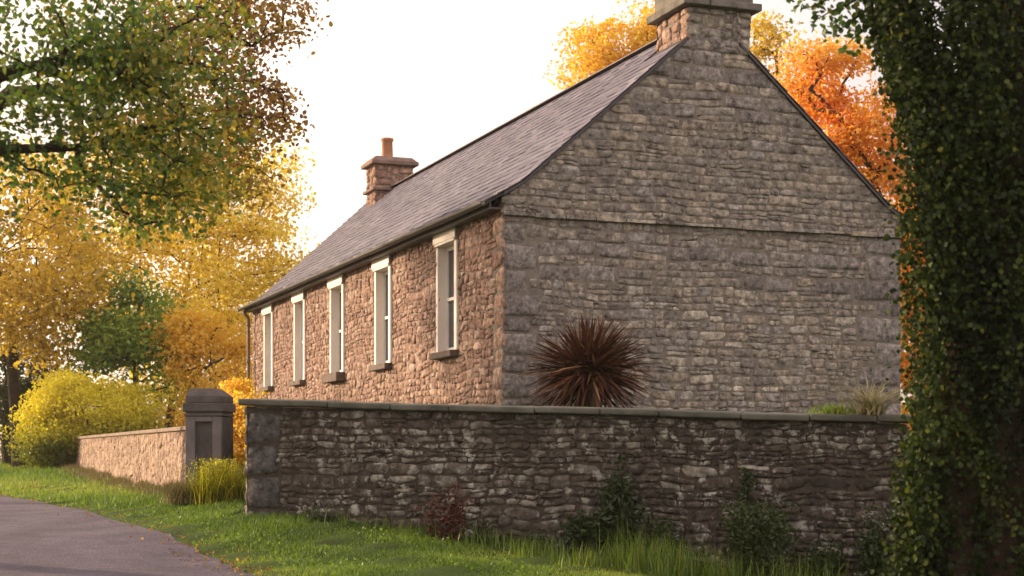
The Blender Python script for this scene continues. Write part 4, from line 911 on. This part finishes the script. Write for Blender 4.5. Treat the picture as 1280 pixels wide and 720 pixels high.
weed('leafy_weed', 'sparse weed halfway between russet shrub and tall pointed weed', 'weed', foot(668, .22), .3, .24, 12, 300, .05, 'l_weed', .6)
# creeper on the wall face
cw_ = foot(932, .06); o = empty('wall_creeper', cw_); tag(o, 'narrow strand of dark creeper climbing the wall above the fresh green clump', 'creeper'); m_ = MB()
n = 420; tz = rng.random(n); q = np.stack([.035*np.sin(tz*9)+rng.normal(0, .05, n), rng.normal(-.02, .02, n), .5+tz*.75], -1); leaves(m_, q, .05, rng.normal(.5, .2, n), up=0); m_.build('foliage', M['l_weed'], o)
st = MB(); st.tube([(.035*math.sin(z_*9)+.0, -.005, -.05+z_*1.3) for z_ in np.linspace(0, 1, 9)], .006, 4); st.build('stem', M['bark_dark'], o)
# shrub at pillar base
pbs = at(272, 560, 22.6); pbs[2] = float(low_ground(pbs[0], pbs[1]))
o = empty('yellow_shrub', pbs); tag(o, 'feathery yellow olive shrub at the foot of the gate pillar', 'shrub'); m_ = MB()
n = 1300; B_ = np.stack([rng.normal(.02, .15, n), rng.normal(0, .1, n), 0*rng.random(n)-.02], -1)
blades(m_, B_, rng.uniform(.3, .78, n), np.abs(rng.normal(.6, .35, n)), np.full(n, .012), rng.normal(.5, .22, n), 3)
n = 2600; c_ = np.stack([rng.normal(.02, .17, n), rng.normal(0, .12, n), .62*rng.beta(1.8, 1.6, n)], -1); c_[:, :2] *= (.6+c_[:, 2:]*.9)
leaves(m_, c_, .04, rng.normal(.5, .22, n)+.25*(c_[:, 2]-.3), aspect=.4); m_.build('foliage', M['l_bush'], o)
pbs = at(236, 560, 22.9); pbs[2] = float(low_ground(pbs[0], pbs[1]))
tuft('grass_tuft', 'brown olive long grass left of the yellow shrub by the pillar', 'grass', pbs, 1100, .42, .6, .012, 'straw', .16, tb=.15)

# ------------------------------------------------------------------ grass verge
def verge(n, xr, yr, hfn, dens=1):
    x = rng.uniform(*xr, n); y = rng.uniform(*yr, n)
    rdist = road_dist(x, y); d = (x-WA[0])*WN[0]+(y-WA[1])*WN[1]; al = (x-WA[0])*WU[0]+(y-WA[1])*WU[1]
    inw = (d > -.02) & (al > -.3) & (al < WL+.1)
    rdir = (RL-WA)/np.linalg.norm(RL-WA); d2 = (x-WA[0])*rdir[1]-(y-WA[1])*rdir[0]; ing = (d > 0) & (d2 > -.05) & (al > -20)
    edge = rdist < -.03-.09*rng.random(n)
    ok = edge & ~(inw | (ing & (al < WL+.1)))
    # visible cone only plus margin
    ok &= np.abs(x/y) < .42
    return x[ok], y[ok], rdist[ok], d[ok], al[ok]
gm_ = MB()
def grass_layer(n, xr, yr, h, wd, seg=2):
    x, y, rdist, d, al = verge(n, xr, yr, None)
    z = low_ground(x, y)
    pt = .5+.5*np.sin(x*2.1+y*1.3+1.5*np.sin(y*1.7))*np.sin(x*1.1-y*2.3)
    near = np.exp(-np.maximum(-d, 0)/.25)*((al > 0) & (al < WL) & (d < 0))
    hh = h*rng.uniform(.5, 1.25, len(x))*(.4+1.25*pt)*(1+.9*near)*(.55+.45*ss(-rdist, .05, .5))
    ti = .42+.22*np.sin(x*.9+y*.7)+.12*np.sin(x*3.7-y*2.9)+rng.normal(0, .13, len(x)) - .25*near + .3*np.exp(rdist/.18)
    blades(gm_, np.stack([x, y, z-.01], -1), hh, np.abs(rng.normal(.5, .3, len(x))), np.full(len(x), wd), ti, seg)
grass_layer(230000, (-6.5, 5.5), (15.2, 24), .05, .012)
grass_layer(60000, (-15, -3), (23, 40), .10, .02)
grass_layer(40000, (-24, -8), (38, 60), .14, .035)
x, y, rdist, d_, al_ = verge(9000, (-6.5, 5.5), (15.2, 24), None); cl = (np.sin(x*2.7+y*1.9)+np.sin(x*1.3-y*3.1)) > .7; x, y = x[cl], y[cl]
leaves(gm_, np.column_stack([x, y, low_ground(x, y)+rng.uniform(.02, .09, len(x))]), .045, rng.normal(.25, .15, len(x)), up=1.2, aspect=.8)
tag(gm_.build('grass', M['grass']), 'short green grass of the roadside verge', 'grass', kind='stuff')
# taller seeding grass near the wall and at the bottom of the picture
tg = MB()
for (px, out, n, sp_, h) in ((800, .5, 240, .2, .6), (835, .8, 420, .24, .5), (680, .6, 220, .25, .3), (905, .6, 200, .22, .4), (760, .8, 300, .3, .3), (1000, .5, 200, .25, .4), (620, .35, 140, .25, .28), (520, .15, 120, .3, .2), (450, .12, 100, .25, .2)):
    b_ = foot(px, out); x = b_[0]+rng.normal(0, sp_, n); y = b_[1]+rng.normal(0, .14, n); z = low_ground(x, y)
    blades(tg, np.stack([x, y, z], -1), h*rng.uniform(.5, 1.15, n), np.abs(rng.normal(.35, .2, n)), np.full(n, .010), rng.normal(.38, .25, n), 4)
tag(tg.build('tall_grass', M['grass']), 'taller rough grass growing along the foot of the dark wall', 'grass', kind='stuff')
# dry growth along the foot of the low wall
dg = MB(); n = 9000; a = rng.uniform(-.2, LL, n)**1.0; off = np.abs(rng.normal(0, .22, n))+.18
nl = np.array([-dl[1], dl[0]]); x = A[0]+dl[0]*a+nl[0]*off; y = A[1]+dl[1]*a+nl[1]*off; z = low_ground(x, y)
blades(dg, np.stack([x, y, z], -1), rng.uniform(.06, .2, n)*(1+.5*np.sin(a*1.7)), np.abs(rng.normal(.5, .3, n)), np.full(n, .018), rng.normal(.3, .25, n), 3)
tag(dg.build('dry_grass', M['straw']), 'brownish dry growth along the foot of the low pink wall', 'grass', kind='stuff')
# fallen leaves along the road edge
fl = MB(); n = 700; i = rng.integers(40, 130, n); off = rng.normal(-.05, .22, n); P = RE[i]+RNL[i]*off[:, None]+RT[i]*rng.uniform(-.3, .3, (n, 1))
z = low_ground(P[:, 0], P[:, 1])+.022; leaves(fl, np.column_stack([P, z]), .05, rng.normal(.4, .25, n), up=4)
tag(fl.build('fallen_leaves', M['l_brown']), 'scattered brown fallen leaves along the road edge', 'leaves', kind='stuff')
# ------------------------------------------------------------------ haze
hz = MB(); hz.box((-1300, -500, -12), (1300, 1600, 40)); ho = hz.build('haze', [])
hm = bpy.data.materials.new('haze_air'); hm.use_nodes = True; t = hm.node_tree; t.nodes.clear()
v_ = t.nodes.new('ShaderNodeVolumePrincipled'); v_.inputs['Density'].default_value = .0004; v_.inputs['Color'].default_value = (1, .93, .8, 1); v_.inputs['Anisotropy'].default_value = .6
oo = t.nodes.new('ShaderNodeOutputMaterial'); t.links.new(v_.outputs[0], oo.inputs['Volume']); ho.data.materials.append(hm)
tag(ho, 'thin warm evening haze in the air', 'haze', kind='stuff')
